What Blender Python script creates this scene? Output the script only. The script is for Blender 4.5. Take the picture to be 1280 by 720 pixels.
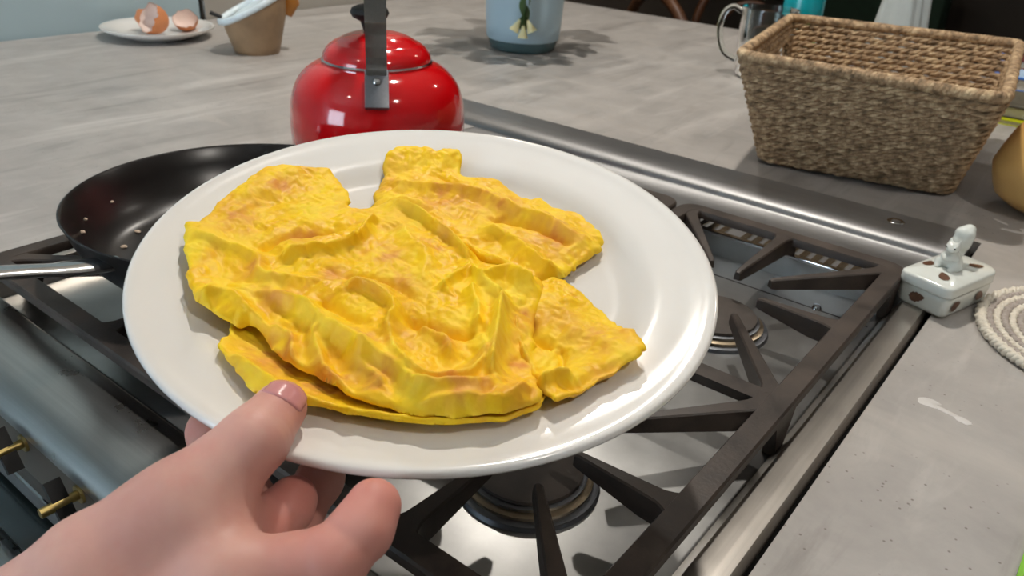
import bpy, bmesh, math, random
import numpy as np
from mathutils import Vector, Matrix
random.seed(7); rng = np.random.default_rng(7)
for o in list(bpy.data.objects): bpy.data.objects.remove(o)
SC = bpy.context.scene
COL = SC.collection
PI = math.pi

# ------------------------------------------------------------------ camera
# world: X along the cooker front, Y into the depth, Z up; worktop surface is z = 0, floor z = -0.9
YAW, PITCH, ROLL, FPX, CAMZ = math.radians(36.66), math.radians(27.34), math.radians(3.5), 1010.0, 0.30
fw = Vector((-math.sin(YAW)*math.cos(PITCH), math.cos(YAW)*math.cos(PITCH), -math.sin(PITCH)))
r0 = Vector((math.cos(YAW), math.sin(YAW), 0)); u0 = r0.cross(fw)
rr = r0*math.cos(ROLL) + u0*math.sin(ROLL); uu = -r0*math.sin(ROLL) + u0*math.cos(ROLL)
cd = bpy.data.cameras.new('camera'); cam = bpy.data.objects.new('camera', cd); COL.objects.link(cam)
M = Matrix((rr, uu, -fw)).transposed().to_4x4(); M.translation = Vector((0, 0, CAMZ)); cam.matrix_world = M
cd.sensor_width = 36.0; cd.lens = 36.0*FPX/1280.0; cd.clip_start = 0.01
cd.dof.use_dof = True; cd.dof.focus_distance = 0.40; cd.dof.aperture_fstop = 20.0
SC.camera = cam

# ------------------------------------------------------------------ world, lights, exposure
SC.view_settings.view_transform = 'Standard'; SC.view_settings.look = 'None'
SC.view_settings.gamma = 1.0; SC.view_settings.use_curve_mapping = False
SC.view_settings.exposure = -0.12
w = bpy.data.worlds.new('world'); SC.world = w; w.use_nodes = True
w.node_tree.nodes['Background'].inputs[0].default_value = (0.75, 0.85, 1.0, 1)
w.node_tree.nodes['Background'].inputs[1].default_value = 0.25
CEIL = 1.5
DOWNLIGHTS = [(-0.60, 0.95, 62, 'right above the red kettle'), (0.82, 0.20, 28, 'farthest right, above the near end of the worktop'), (-1.30, 1.75, 26, 'beside the taupe wall panel'), (-0.05, 2.35, 10, 'beyond the island, towards the sofa'), (-0.65, -0.75, 3, 'behind the cook, towards the window')]
WINDOW = (-1.2, -2.18, 0.35, 1.5, 1.1, 52)      # x, y, z centre, width, height, power

# ------------------------------------------------------------------ helpers
def link(o, parent=None):
    COL.objects.link(o)
    if parent is not None: o.parent = parent
    return o
def mesh(name, V, F, mat=None, parent=None, smooth=True, auto=None):
    me = bpy.data.meshes.new(name)
    me.from_pydata([tuple(map(float, v)) for v in V], [], [tuple(map(int, f)) for f in F]); me.update()
    if smooth: me.polygons.foreach_set('use_smooth', [True]*len(me.polygons))
    if mat: me.materials.append(mat)
    o = bpy.data.objects.new(name, me); link(o, parent)
    if auto is not None and smooth:
        bm = bmesh.new(); bm.from_mesh(me)
        for e in bm.edges:
            if len(e.link_faces) == 2 and e.calc_face_angle(0) > math.radians(auto): e.smooth = False
        bm.to_mesh(me); bm.free()
    return o
def empty(name, loc=(0, 0, 0), rz=0.0):
    o = bpy.data.objects.new(name, None); o.empty_display_size = 0.02
    o.location = loc; o.rotation_euler = (0, 0, rz); return link(o)
def tag(o, label, cat, group=None, kind=None):
    o['label'] = label; o['category'] = cat
    if group: o['group'] = group
    if kind: o['kind'] = kind
    return o
def struct(o): o['kind'] = 'structure'; return o
class G:                                           # geometry collector
    def __init__(s): s.V = []; s.F = []
    def add(s, V, F):
        n = len(s.V); s.V += [tuple(v) for v in V]; s.F += [tuple(i+n for i in f) for f in F]; return s
    def box(s, x0, x1, y0, y1, z0, z1, b=0.0):
        if b <= 0:
            V = [(x, y, z) for z in (z0, z1) for y in (y0, y1) for x in (x0, x1)]
            return s.add(V, [(0, 2, 3, 1), (4, 5, 7, 6), (0, 1, 5, 4), (2, 6, 7, 3), (0, 4, 6, 2), (1, 3, 7, 5)])
        bm = bmesh.new(); bmesh.ops.create_cube(bm, size=1)
        for v in bm.verts:
            v.co = Vector(((x0+x1)/2+v.co.x*(x1-x0), (y0+y1)/2+v.co.y*(y1-y0), (z0+z1)/2+v.co.z*(z1-z0)))
        bmesh.ops.bevel(bm, geom=bm.edges[:], offset=b, segments=2, profile=0.6, affect='EDGES')
        bm.verts.index_update()
        s.add([v.co[:] for v in bm.verts], [[v.index for v in f.verts] for f in bm.faces]); bm.free(); return s
    def lathe(s, prof, n=48, c=(0, 0, 0), closed=False):
        V = []; m = len(prof)
        for k in range(n):
            a = 2*PI*k/n
            for r, z in prof: V.append((c[0]+r*math.cos(a), c[1]+r*math.sin(a), c[2]+z))
        F = []
        for k in range(n):
            k2 = (k+1) % n
            for j in range(m if closed else m-1):
                j2 = (j+1) % m
                F.append((k*m+j, k2*m+j, k2*m+j2, k*m+j2))
        return s.add(V, F)
    def tube(s, pts, rad, n=10, cap=True, flat=1.0, up=None):
        P = [Vector(p) for p in pts]; m = len(P)
        if not hasattr(rad, '__len__'): rad = [rad]*m
        V = []; prev = None
        for i in range(m):
            t = (P[min(i+1, m-1)]-P[max(i-1, 0)]).normalized()
            if prev is None:
                a = Vector(up) if up else (Vector((0, 0, 1)) if abs(t.z) < 0.9 else Vector((1, 0, 0)))
            else: a = prev
            x = (a-t*a.dot(t)).normalized(); y = t.cross(x); prev = x
            for k in range(n):
                q = 2*PI*k/n; V.append(P[i]+x*(rad[i]*math.cos(q)*flat)+y*(rad[i]*math.sin(q)))
        F = [(i*n+k, i*n+(k+1) % n, (i+1)*n+(k+1) % n, (i+1)*n+k) for i in range(m-1) for k in range(n)]
        if cap: F += [tuple(range(n))[::-1], tuple((m-1)*n+k for k in range(n))]
        return s.add(V, F)
    def prism(s, poly, z0, z1):
        n = len(poly)
        V = [(x, y, z0) for x, y in poly]+[(x, y, z1) for x, y in poly]
        F = [tuple(range(n))[::-1], tuple(range(n, 2*n))]+[(i, (i+1) % n, n+(i+1) % n, n+i) for i in range(n)]
        return s.add(V, F)
    def hexa(s, A, B):                              # loft of two quads given as 4 points each
        return s.add(list(A)+list(B), [(3, 2, 1, 0), (4, 5, 6, 7)]+[(i, (i+1) % 4, 4+(i+1) % 4, 4+i) for i in range(4)])
    def obj(s, name, mat, parent=None, smooth=False, auto=40):
        o = mesh(name, s.V, s.F, mat, parent, smooth, auto if smooth else None); return o
def copy_tree(o, parent=None):
    c = o.copy(); COL.objects.link(c)
    if parent is not None: c.parent = parent
    for ch in list(o.children): copy_tree(ch, c)
    return c
def smoothcurve(P, n=6, closed=False):
    P = [np.array(p, float) for p in P]; m = len(P); out = []
    for i in range(m if closed else m-1):
        g = (lambda k: P[k % m]) if closed else (lambda k: P[min(max(k, 0), m-1)])
        a, b, c, d = g(i-1), g(i), g(i+1), g(i+2)
        for j in range(n):
            t = j/n
            out.append(0.5*((2*b)+(-a+c)*t+(2*a-5*b+4*c-d)*t*t+(-a+3*b-3*c+d)*t**3))
    if not closed: out.append(P[-1])
    return out

# ------------------------------------------------------------------ materials
class NT:
    def __init__(s, name):
        s.m = bpy.data.materials.new(name); s.m.use_nodes = True; s.t = s.m.node_tree
        s.b = s.t.nodes['Principled BSDF']; s.out = s.t.nodes['Material Output']
    def n(s, typ, **k):
        nd = s.t.nodes.new(typ)
        for a, b in k.items():
            if a.startswith('i_'):
                key = a[2:].replace('_', ' '); nd.inputs[int(key) if key.isdigit() else key].default_value = b
            else: setattr(nd, a, b)
        return nd
    def l(s, a, b): s.t.links.new(a, b); return s
    def set(s, **k):
        for a, b in k.items(): s.b.inputs[a.replace('_', ' ')].default_value = b
        return s
    def coord(s, scale=(1, 1, 1), rot=(0, 0, 0), kind='Object'):
        tc = s.n('ShaderNodeTexCoord'); mp = s.n('ShaderNodeMapping')
        mp.inputs['Scale'].default_value = scale; mp.inputs['Rotation'].default_value = rot
        s.l(tc.outputs[kind], mp.inputs[0]); return mp.outputs[0]
    def noise(s, scale, detail=4, rough=0.55, vec=None, dist=0.0):
        nd = s.n('ShaderNodeTexNoise'); nd.inputs['Scale'].default_value = scale; nd.inputs['Detail'].default_value = detail
        nd.inputs['Roughness'].default_value = rough; nd.inputs['Distortion'].default_value = dist
        if vec is not None: s.l(vec, nd.inputs['Vector'])
        return nd.outputs['Fac']
    def ramp(s, fac, stops, interp='LINEAR'):
        nd = s.n('ShaderNodeValToRGB'); e = nd.color_ramp.elements; nd.color_ramp.interpolation = interp
        while len(e) < len(stops): e.new(0.5)
        for k, (p, c) in enumerate(stops):
            e[k].position = p; e[k].color = (c[0], c[1], c[2], 1) if hasattr(c, '__len__') else (c, c, c, 1)
        s.l(fac, nd.inputs[0]); return nd.outputs[0]
    def mix(s, a, b, fac, mode='MIX'):
        nd = s.n('ShaderNodeMix', data_type='RGBA', blend_type=mode)
        for v, k in ((fac, 0), (a, 6), (b, 7)):
            if hasattr(v, 'is_linked'): s.l(v, nd.inputs[k])
            elif k == 0: nd.inputs[0].default_value = v
            else: nd.inputs[k].default_value = (v[0], v[1], v[2], 1)
        return nd.outputs[2]
    def bump(s, h, strength=0.3, dist=0.001):
        nd = s.n('ShaderNodeBump'); nd.inputs['Strength'].default_value = strength; nd.inputs['Distance'].default_value = dist
        s.l(h, nd.inputs['Height']); s.l(nd.outputs[0], s.b.inputs['Normal']); return nd
    def col(s, c): s.l(c, s.b.inputs['Base Color']); return s
    def rough(s, c): s.l(c, s.b.inputs['Roughness']); return s
def srgb(r, g, b):
    f = lambda c: (c/255/12.92) if c <= 10 else ((c/255+0.055)/1.055)**2.4
    return (f(r), f(g), f(b))
def plain(name, c, rough=0.5, metal=0.0, var=0.12, nscale=30, bump=0.0, **k):
    t = NT(name); t.set(Roughness=rough, Metallic=metal, **k)
    f = t.noise(nscale, 4, vec=t.coord())
    lo = tuple(x*(1-var) for x in c); hi = tuple(min(1, x*(1+var)) for x in c)
    t.col(t.ramp(f, [(0.3, lo), (0.7, hi)]))
    if bump: t.bump(f, bump, 0.001)
    return t.m
def m_counter():
    t = NT('stone_worktop')
    v1 = t.coord((7, 1.1, 1)); v2 = t.coord((2.2, 9, 1), (0, 0, 0.12)); v3 = t.coord()
    st = t.noise(3.0, 6, 0.6, v1, 0.6); st2 = t.noise(2.0, 5, 0.6, v2, 0.5); cl = t.noise(11, 7, 0.68, v3, 0.4)
    c = t.ramp(cl, [(0.3, srgb(156, 152, 148)), (0.7, srgb(178, 173, 168))])
    c = t.mix(c, srgb(204, 199, 194), t.ramp(st, [(0.55, 0), (0.72, 0.62)]))
    c = t.mix(c, srgb(122, 117, 112), t.ramp(st, [(0.28, 0.7), (0.44, 0)]))
    c = t.mix(c, srgb(186, 180, 173), t.ramp(st2, [(0.55, 0), (0.72, 0.55)]))
    vo = t.n('ShaderNodeTexVoronoi', feature='F1'); vo.inputs['Scale'].default_value = 130; vo.inputs['Randomness'].default_value = 1.0; t.l(v3, vo.inputs['Vector'])
    sp = t.noise(9, 2, 0.5, v3)
    dot = t.mix((0, 0, 0), t.ramp(vo.outputs['Distance'], [(0.06, 1), (0.13, 0)]), t.ramp(sp, [(0.46, 0), (0.56, 1)]))
    c = t.mix(c, srgb(122, 115, 109), dot); t.col(c)
    t.rough(t.ramp(t.noise(14, 4, 0.6, v3), [(0.3, 0.30), (0.7, 0.46)])); t.bump(t.noise(120, 3, 0.6, v3), 0.06, 0.0005)
    t.set(**{'Specular IOR Level': 0.4}); return t.m
def m_steel(name, c=(0.55, 0.54, 0.52), r0=0.26, r1=0.32, scale=(1, 60, 60), dirt=True):
    t = NT(name); t.set(Metallic=1.0)
    f = t.noise(6, 4, 0.6, t.coord(scale)); g = t.noise(18, 5, 0.65, t.coord())
    cc = t.ramp(f, [(0.3, tuple(x*0.86 for x in c)), (0.7, c)])
    if dirt: cc = t.mix(cc, (0.20, 0.16, 0.12), t.ramp(g, [(0.62, 0), (0.85, 0.18)]))
    t.col(cc); t.rough(t.ramp(g, [(0.3, r0), (0.7, r1)])); t.bump(f, 0.015, 0.0003); return t.m
def m_iron():
    t = NT('cast_iron'); f = t.noise(35, 5, 0.65, t.coord()); g = t.noise(400, 3, 0.6, t.coord())
    t.col(t.ramp(f, [(0.3, srgb(40, 33, 29)), (0.7, srgb(72, 61, 53))]))
    t.rough(t.ramp(f, [(0.3, 0.42), (0.7, 0.60)])); t.bump(g, 0.25, 0.0006); t.set(**{'Specular IOR Level': 0.45}); return t.m
def m_egg():
    t = NT('cooked_egg'); v = t.coord()
    a = t.noise(34, 5, 0.6, v, 0.8); b = t.noise(75, 5, 0.65, v, 0.5); d = t.noise(22, 4, 0.55, v, 1.0)
    c = t.ramp(a, [(0.30, srgb(242, 186, 10)), (0.5, srgb(250, 204, 18)), (0.72, srgb(253, 220, 66))])
    at = t.n('ShaderNodeAttribute', attribute_name='brown')
    br = t.mix((0, 0, 0), t.ramp(d, [(0.52, 0), (0.70, 1)]), 1.0)
    brn = t.n('ShaderNodeMath', operation='MULTIPLY'); t.l(br, brn.inputs[0]); brn.inputs[1].default_value = 0.6
    mx = t.n('ShaderNodeMath', operation='MAXIMUM'); t.l(brn.outputs[0], mx.inputs[0]); t.l(at.outputs['Fac'], mx.inputs[1])
    c = t.mix(c, t.ramp(b, [(0.3, srgb(216, 138, 40)), (0.7, srgb(240, 182, 78))]), mx.outputs[0])
    t.col(c); t.rough(t.ramp(a, [(0.3, 0.36), (0.6, 0.62)])); t.bump(b, 0.4, 0.0014)
    t.set(**{'Subsurface Weight': 0.2, 'Subsurface Scale': 0.004, 'Subsurface Radius': (1.0, 0.6, 0.1), 'Specular IOR Level': 0.32}); return t.m
def m_skin():
    t = NT('skin'); v = t.coord()
    a = t.noise(28, 4, 0.55, v); b = t.noise(420, 3, 0.6, v); g = t.noise(60, 4, 0.6, v)
    c = t.ramp(a, [(0.3, srgb(198, 146, 134)), (0.7, srgb(216, 172, 158))])
    at = t.n('ShaderNodeAttribute', attribute_name='flush')
    c = t.mix(c, srgb(206, 120, 108), at.outputs['Fac']); c = t.mix(c, srgb(208, 132, 120), t.ramp(g, [(0.55, 0), (0.75, 0.35)]))
    t.col(c); t.set(Roughness=0.5, **{'Subsurface Weight': 0.25, 'Subsurface Scale': 0.006, 'Subsurface Radius': (1.0, 0.35, 0.2), 'Specular IOR Level': 0.4})
    t.bump(b, 0.12, 0.0006); return t.m
def m_glass(name, c, rough=0.02):
    t = NT(name); t.set(Roughness=rough, IOR=1.45, **{'Transmission Weight': 1.0}); t.set(**{'Base Color': (c[0], c[1], c[2], 1)}); return t.m
def m_seagrass():
    t = NT('seagrass_rope'); v = t.coord(); a = t.noise(110, 4, 0.6, v); b = t.noise(260, 4, 0.6, v); 
    c = t.ramp(a, [(0.30, srgb(98, 80, 58)), (0.5, srgb(166, 136, 102)), (0.72, srgb(222, 196, 156))])
    c = t.mix(c, srgb(112, 92, 60), t.ramp(b, [(0.5, 0), (0.72, 0.6)])); t.col(c); t.set(Roughness=0.75); t.bump(b, 0.5, 0.001); return t.m

MAT = dict(
    counter=m_counter(), steel=m_steel('brushed_steel'), steel_y=m_steel('brushed_steel_frame', (0.58, 0.54, 0.49), 0.30, 0.38, (60, 1, 60), False),
    steel_dark=m_steel('dark_brushed_steel', (0.27, 0.27, 0.27), 0.42, 0.48, (1, 60, 60), False), well=m_steel('hob_well_steel', (0.44, 0.44, 0.43), 0.28, 0.36, (8, 8, 8)),
    chrome=m_steel('polished_steel', (0.62, 0.62, 0.62), 0.08, 0.16, dirt=False), iron=m_iron(),
    cap=plain('burner_enamel', srgb(66, 58, 52), 0.7, 0, 0.25, 60, 0.2), burner=m_steel('burner_metal', (0.22, 0.23, 0.25), 0.3, 0.5),
    brassring=m_steel('stained_burner_ring', (0.40, 0.32, 0.22), 0.25, 0.45), brass=m_steel('brass', (0.55, 0.42, 0.16), 0.25, 0.4),
    black=plain('black_plastic', srgb(16, 16, 16), 0.6), gap=plain('black_rubber_gap', srgb(8, 8, 8), 0.8),
    brownpanel=plain('bronze_control_panel', srgb(84, 74, 64), 0.4, 0.3), door=plain('dark_oven_door', srgb(30, 38, 38), 0.25),
    ceramic=plain('white_ceramic', srgb(229, 226, 221), 0.16, 0, 0.015, 20, **{'Coat Weight': 0.5, 'Coat Roughness': 0.06}),
    egg=m_egg(), skin=m_skin(), nail=plain('finger_nail', srgb(206, 140, 138), 0.22, 0, 0.05, 60),
    red=plain('red_enamel', srgb(205, 8, 16), 0.10, 0, 0.04, 20, **{'Coat Weight': 0.6, 'Coat Roughness': 0.03}),
    nonstick=plain('nonstick_coating', srgb(26, 23, 22), 0.28, 0, 0.15, 40, 0.03), panout=plain('pan_outside', srgb(28, 28, 30), 0.3),
    seagrass=m_seagrass(), porcelain=plain('glazed_porcelain', srgb(222, 226, 220), 0.14, 0, 0.03, 60), leaf_print=plain('brown_leaf_print', srgb(98, 66, 48), 0.3, 0, 0.4, 300),
    eye=plain('black_dot', srgb(20, 18, 18), 0.2), ropewhite=plain('cream_cotton_rope', srgb(220, 212, 196), 0.85, 0, 0.12, 200, 0.4),
    ropegrey=plain('grey_cotton_rope', srgb(168, 158, 150), 0.85, 0, 0.15, 200, 0.4), purple=plain('purple_glaze', srgb(46, 22, 66), 0.25),
    squash=plain('squash_skin', srgb(212, 166, 98), 0.38, 0, 0.08, 18), squashstem=plain('squash_stem', srgb(120, 100, 60), 0.8),
    shell_out=plain('brown_eggshell', srgb(206, 132, 84), 0.55, 0, 0.08, 60), shell_in=plain('eggshell_membrane', srgb(236, 216, 206), 0.6, 0, 0.03, 60),
    stoneware=plain('brown_stoneware', srgb(150, 122, 92), 0.45, 0, 0.18, 26, 0.15), ochre=plain('ochre_glaze', srgb(176, 112, 36), 0.35), bluewhite=plain('pale_blue_glaze', srgb(214, 226, 230), 0.2),
    potblue=plain('pale_blue_pot', srgb(176, 200, 212), 0.3, 0, 0.04, 12), potdark=plain('teal_glass_base', srgb(70, 92, 94), 0.15),
    soil=plain('potting_soil', srgb(58, 44, 34), 0.95, 0, 0.4, 200, 0.6), leaf=plain('green_leaf', srgb(56, 84, 40), 0.45, 0, 0.25, 60), stem=plain('green_stem', srgb(70, 92, 46), 0.6),
    petal=plain('cream_petal', srgb(236, 228, 176), 0.5, 0, 0.05, 80),
    glass=m_glass('jug_glass', (0.93, 0.97, 0.94)), greenglass=m_glass('green_liquid', (0.55, 0.80, 0.25), 0.05), teal=plain('teal_plastic', srgb(18, 150, 160), 0.2),
    cloth=plain('white_linen', srgb(176, 182, 180), 0.9, 0, 0.05, 40), pages=plain('book_pages', srgb(214, 206, 186), 0.9, 0, 0.08, 200),
    bookblue=plain('blue_book_cover', srgb(70, 120, 200), 0.35, 0, 0.3, 9), bookpale=plain('pale_blue_print', srgb(176, 204, 232), 0.35), bookdark=plain('grey_brown_book_cover', srgb(120, 110, 96), 0.4),
    booklime=plain('lime_book_cover', srgb(206, 214, 10), 0.4), bookred=plain('red_brown_book_cover', srgb(110, 50, 50), 0.4),
    wallblue=plain('blue_grey_paint', srgb(164, 184, 190), 0.7, 0, 0.03, 3), walltaupe=plain('taupe_paint', srgb(160, 155, 146), 0.6, 0, 0.03, 3),
    wall=plain('dark_warm_wall', srgb(70, 62, 54), 0.85, 0, 0.06, 3), ceil=plain('white_ceiling', srgb(240, 237, 232), 0.9, 0, 0.02, 3),
    floor=plain('floor_tile', srgb(110, 98, 88), 0.5, 0, 0.15, 5), wood=plain('bentwood', srgb(84, 52, 30), 0.4, 0, 0.3, 20), seatfab=plain('taupe_seat', srgb(132, 116, 100), 0.85),
    sofa=plain('black_leather', srgb(14, 14, 15), 0.5, 0, 0.2, 20), darkgreen=plain('dark_green_fabric', srgb(20, 44, 26), 0.8), cabinet=plain('cabinet_paint', srgb(120, 126, 126), 0.5, 0, 0.03, 4),
    frame_white=plain('window_frame_paint', srgb(230, 230, 228), 0.5, 0, 0.02, 5), lime=plain('lime_green_cloth', srgb(130, 190, 60), 0.7), sleeve=plain('black_sleeve_knit', srgb(20, 22, 24), 0.9, 0, 0.3, 300, 0.5),
    crumb=plain('egg_crumb', srgb(190, 170, 150), 0.6), chalk=plain('dried_smear', srgb(206, 202, 198), 0.6))
def emis(name, c, s):
    t = NT(name); t.set(**{'Emission Color': (c[0], c[1], c[2], 1), 'Emission Strength': s, 'Base Color': (0.8, 0.8, 0.8, 1)}); return t.m
MAT['lamp'] = emis('lit_lamp', (1.0, 0.86, 0.68), 30.0)
MAT['sky'] = emis('daylight_pane', (0.72, 0.86, 1.0), 1.6)

# ------------------------------------------------------------------ room shell
struct(G().box(-1.7, 3.2, -2.4, 4.7, -0.95, -0.9).obj('floor', MAT['floor']))
struct(G().box(-1.7, 3.2, -2.4, 4.7, CEIL, CEIL+0.05).obj('ceiling', MAT['ceil']))
struct(G().box(-1.62, -1.52, -2.3, 0.945, -0.9, CEIL).obj('wall_left', MAT['wallblue']))
struct(G().box(-1.62, -1.515, 0.955, 1.95, -0.9, CEIL).obj('trim_1', MAT['walltaupe']))
struct(G().box(-1.62, -1.53, 0.945, 0.955, -0.9, CEIL).obj('trim_2', MAT['gap']))
struct(G().box(-1.62, -1.52, 1.95, 4.6, -0.9, CEIL).obj('wall_left_far', MAT['wall']))
struct(G().box(-1.6, 3.1, 4.5, 4.6, -0.9, CEIL).obj('wall_back', MAT['wall']))
struct(G().box(3.0, 3.1, -2.3, 4.5, -0.9, CEIL).obj('wall_right', MAT['ceil']))
wx, wy, wz, ww, wh, wp = WINDOW
g = G(); x0, x1, z0, z1 = wx-ww/2, wx+ww/2, wz-wh/2, wz+wh/2
g.box(-1.6, x0, -2.3, -2.2, -0.9, CEIL).box(x1, 3.1, -2.3, -2.2, -0.9, CEIL).box(x0, x1, -2.3, -2.2, -0.9, z0).box(x0, x1, -2.3, -2.2, z1, CEIL)
struct(g.obj('wall_front', MAT['ceil']))
g = G(); b = 0.04
g.box(x0, x1, -2.27, -2.21, z0, z0+b).box(x0, x1, -2.27, -2.21, z1-b, z1).box(x0, x0+b, -2.27, -2.21, z0, z1).box(x1-b, x1, -2.27, -2.21, z0, z1).box(wx-b/2, wx+b/2, -2.27, -2.21, z0, z1)
wf = struct(g.obj('window_1', MAT['frame_white']))
G().box(x0+b, wx-b/2, -2.25, -2.24, z0+b, z1-b).obj('pane', MAT['sky'], wf)
G().box(wx+b/2, x1-b, -2.25, -2.24, z0+b, z1-b).obj('pane', MAT['sky'], wf)
ld = bpy.data.lights.new('window_daylight', 'AREA'); ld.shape = 'RECTANGLE'; ld.size = ww; ld.size_y = wh; ld.energy = wp; ld.color = (0.70, 0.85, 1.0)
lo = link(bpy.data.objects.new('window_daylight', ld)); lo.location = (wx, -2.19, wz); lo.rotation_euler = (PI/2, 0, PI)
for k, (x, y, e, where) in enumerate(DOWNLIGHTS):
    t = empty('ceiling_downlight', (x, y, CEIL))
    tag(t, 'round recessed ceiling downlight '+where, 'ceiling light', 'recessed downlights over the worktop')
    G().lathe([(0.040, -0.001), (0.052, -0.001), (0.054, -0.006), (0.046, -0.010), (0.040, -0.006)], 32, closed=True).obj('bezel', MAT['frame_white'], t, True)
    G().lathe([(0.0005, -0.004), (0.041, -0.004)], 32).obj('lens', MAT['lamp'], t)
    sd = bpy.data.lights.new('downlight_beam', 'SPOT'); sd.energy = e; sd.spot_size = math.radians(150); sd.spot_blend = 0.6; sd.shadow_soft_size = 0.035; sd.color = (1.0, 0.935, 0.855)
    so = link(bpy.data.objects.new('downlight_beam', sd)); so.location = (x, y, CEIL-0.02)

# ------------------------------------------------------------------ worktop (island) with a cut-out for the cooker
FY = 0.135
ct = empty('kitchen_island', (0, 0, -0.9)); tag(ct, 'grey stone-look kitchen worktop around the steel cooker', 'worktop')
ct_off = 0.9
poly = [(-1.512, FY), (-0.666, FY), (-0.666, 0.864), (-0.0735, 0.864), (-0.0735, FY), (1.3, FY), (1.3, 1.855), (-1.512, 1.855)]
g = G(); n = len(poly)
g.add([(x, y, -0.04+ct_off) for x, y in poly]+[(x, y, -0.002+ct_off) for x, y in poly]+[(x, y, ct_off) for x, y in poly], [])
V0 = g.V; F = [(i, (i+1) % n, n+(i+1) % n, n+i) for i in range(n)]+[(n+i, n+(i+1) % n, 2*n+(i+1) % n, 2*n+i) for i in range(n)]
for lay, rev in ((0, True), (2, False)):
    q = lambda a: tuple(lay*n+i for i in (a[::-1] if rev else a))
    F += [q((0, 1, 2, 7)), q((2, 3, 6, 7)), q((3, 4, 5, 6))]
g.F = F; g.obj('worktop', MAT['counter'], ct)
for x0, x1 in ((-1.50, -0.68), (-0.06, 1.28)):
    G().box(x0, x1, FY+0.03, 1.80, 0.08, 0.859).obj('cabinet_body', MAT['cabinet'], ct)
G().box(-0.68, -0.06, 0.90, 1.80, 0.08, 0.859).obj('cabinet_body', MAT['cabinet'], ct)
G().box(-1.48, 1.26, FY+0.07, 1.75, 0.0, 0.08).obj('plinth', MAT['black'], ct)

# ------------------------------------------------------------------ range cooker
rc = empty('range_cooker', (-0.37, 0.45, -0.9)); tag(rc, 'brushed stainless steel gas range cooker set into the worktop', 'cooker')
def rp(g, name, mat, smooth=False, auto=35, par=None):     # part of the cooker given in world coordinates
    o = g.obj(name, MAT[mat], None, smooth, auto); par = par or rc
    for v in o.data.vertices: v.co -= Vector((-0.37, 0.45, -0.9))
    o.parent = par; return o
XL, XR = -0.662, -0.0785
rp(G().box(XL, XR, 0.16, 0.86, -0.88, -0.06), 'oven_body', 'steel_dark')
# right and left frame rails: flat top, soft inner slope into the well
def rail(xo, xi, name):
    s = 1 if xo > xi else -1
    pr = [(xo, -0.03), (xo, 0.0), (xo-s*0.0015, 0.0022), (xi+s*0.003, 0.0022), (xi, 0.0010), (xi-s*0.004, -0.008), (xi-s*0.009, -0.0152)]
    V = [(x, y, z) for y in (0.14, 0.758) for x, z in pr]; m = len(pr)
    F = [(i, i+1, m+i+1, m+i) for i in range(m-1)]
    if s < 0: F = [f[::-1] for f in F]
    return rp(G().add(V, F), name, 'steel_y', True)
rail(XR, -0.0985, 'side_rail'); rail(XL, -0.645, 'side_rail')
rp(G().box(-0.0785, -0.0738, 0.137, 0.862, -0.03, -0.012), 'seal_strip', 'gap')
# hob well, vent comb, seam
g = G(); g.add([(-0.645, 0.188, -0.015), (-0.10, 0.188, -0.015), (-0.10, 0.679, -0.015), (-0.645, 0.679, -0.015)], [(0, 1, 2, 3)])
rp(g, 'hob_well', 'well')
rp(G().box(-0.645, -0.10, 0.6785, 0.6815, -0.015, 0.0055), 'well_back_wall', 'well')
rp(G().box(-0.645, -0.10, 0.1865, 0.1895, -0.015, -0.001), 'well_front_wall', 'well')
rp(G().box(-0.645, -0.10, 0.6815, 0.757, -0.012, -0.008), 'flue_floor', 'gap')
vc = rp(G().box(-0.645, -0.11, 0.6770, 0.6835, 0.0050, 0.0080, 0.0008), 'vent_comb', 'chrome')
k = 0; xx = -0.64
while xx < -0.125:
    if not (-0.262 < xx < -0.250): rp(G().box(xx, xx+0.0066, 0.6832, 0.704, 0.0055, 0.0078, 0.0005), 'tooth', 'chrome', par=vc)
    xx += 0.0112
rp(G().box(-0.645, -0.10, 0.704, 0.757, -0.012, -0.001), 'flue_strip', 'steel_dark')
for x, y in ((-0.155, 0.640), (-0.30, 0.66), (-0.52, 0.66)):
    rp(G().lathe([(0.0003, 0.0035), (0.003, 0.003), (0.0042, 0.001), (0.0045, 0)], 16, (x, y, -0.015)), 'well_screw', 'chrome', True)
g = G(); g.box(-0.63, -0.112, 0.6375, 0.6385, -0.0152, -0.0147); rp(g, 'well_seam', 'gap')
# back ledge: flat, rounded front, lower strip
pr = [(0.862, -0.02), (0.862, 0.0075), (0.860, 0.009), (0.812, 0.009)]+[(0.812-0.020*math.sin(a), 0.009-0.008*(1-math.cos(a))) for a in np.linspace(0.2, PI/2, 7)]+[(0.790, -0.001), (0.757, -0.001), (0.755, -0.004), (0.755, -0.02)]
m = len(pr); V = [(x, y, z) for x in (-0.760, -0.0805) for y, z in pr]
F = [(i, i+1, m+i+1, m+i) for i in range(m-1)]+[tuple(range(m)), tuple(range(m, 2*m))[::-1]]
bl = rp(G().add(V, F), 'back_ledge', 'steel_dark', True, 50)
rp(G().lathe([(0.0045, 0.0002), (0.0075, 0.0008), (0.0085, 0.0002)], 24, (-0.149, 0.835, 0.009)), 'screw_ring', 'chrome', True, par=bl)
rp(G().lathe([(0.0003, 0.0), (0.0045, 0.0)], 24, (-0.149, 0.835, 0.0093)), 'screw_head', 'steel_dark', True, par=bl)
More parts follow.
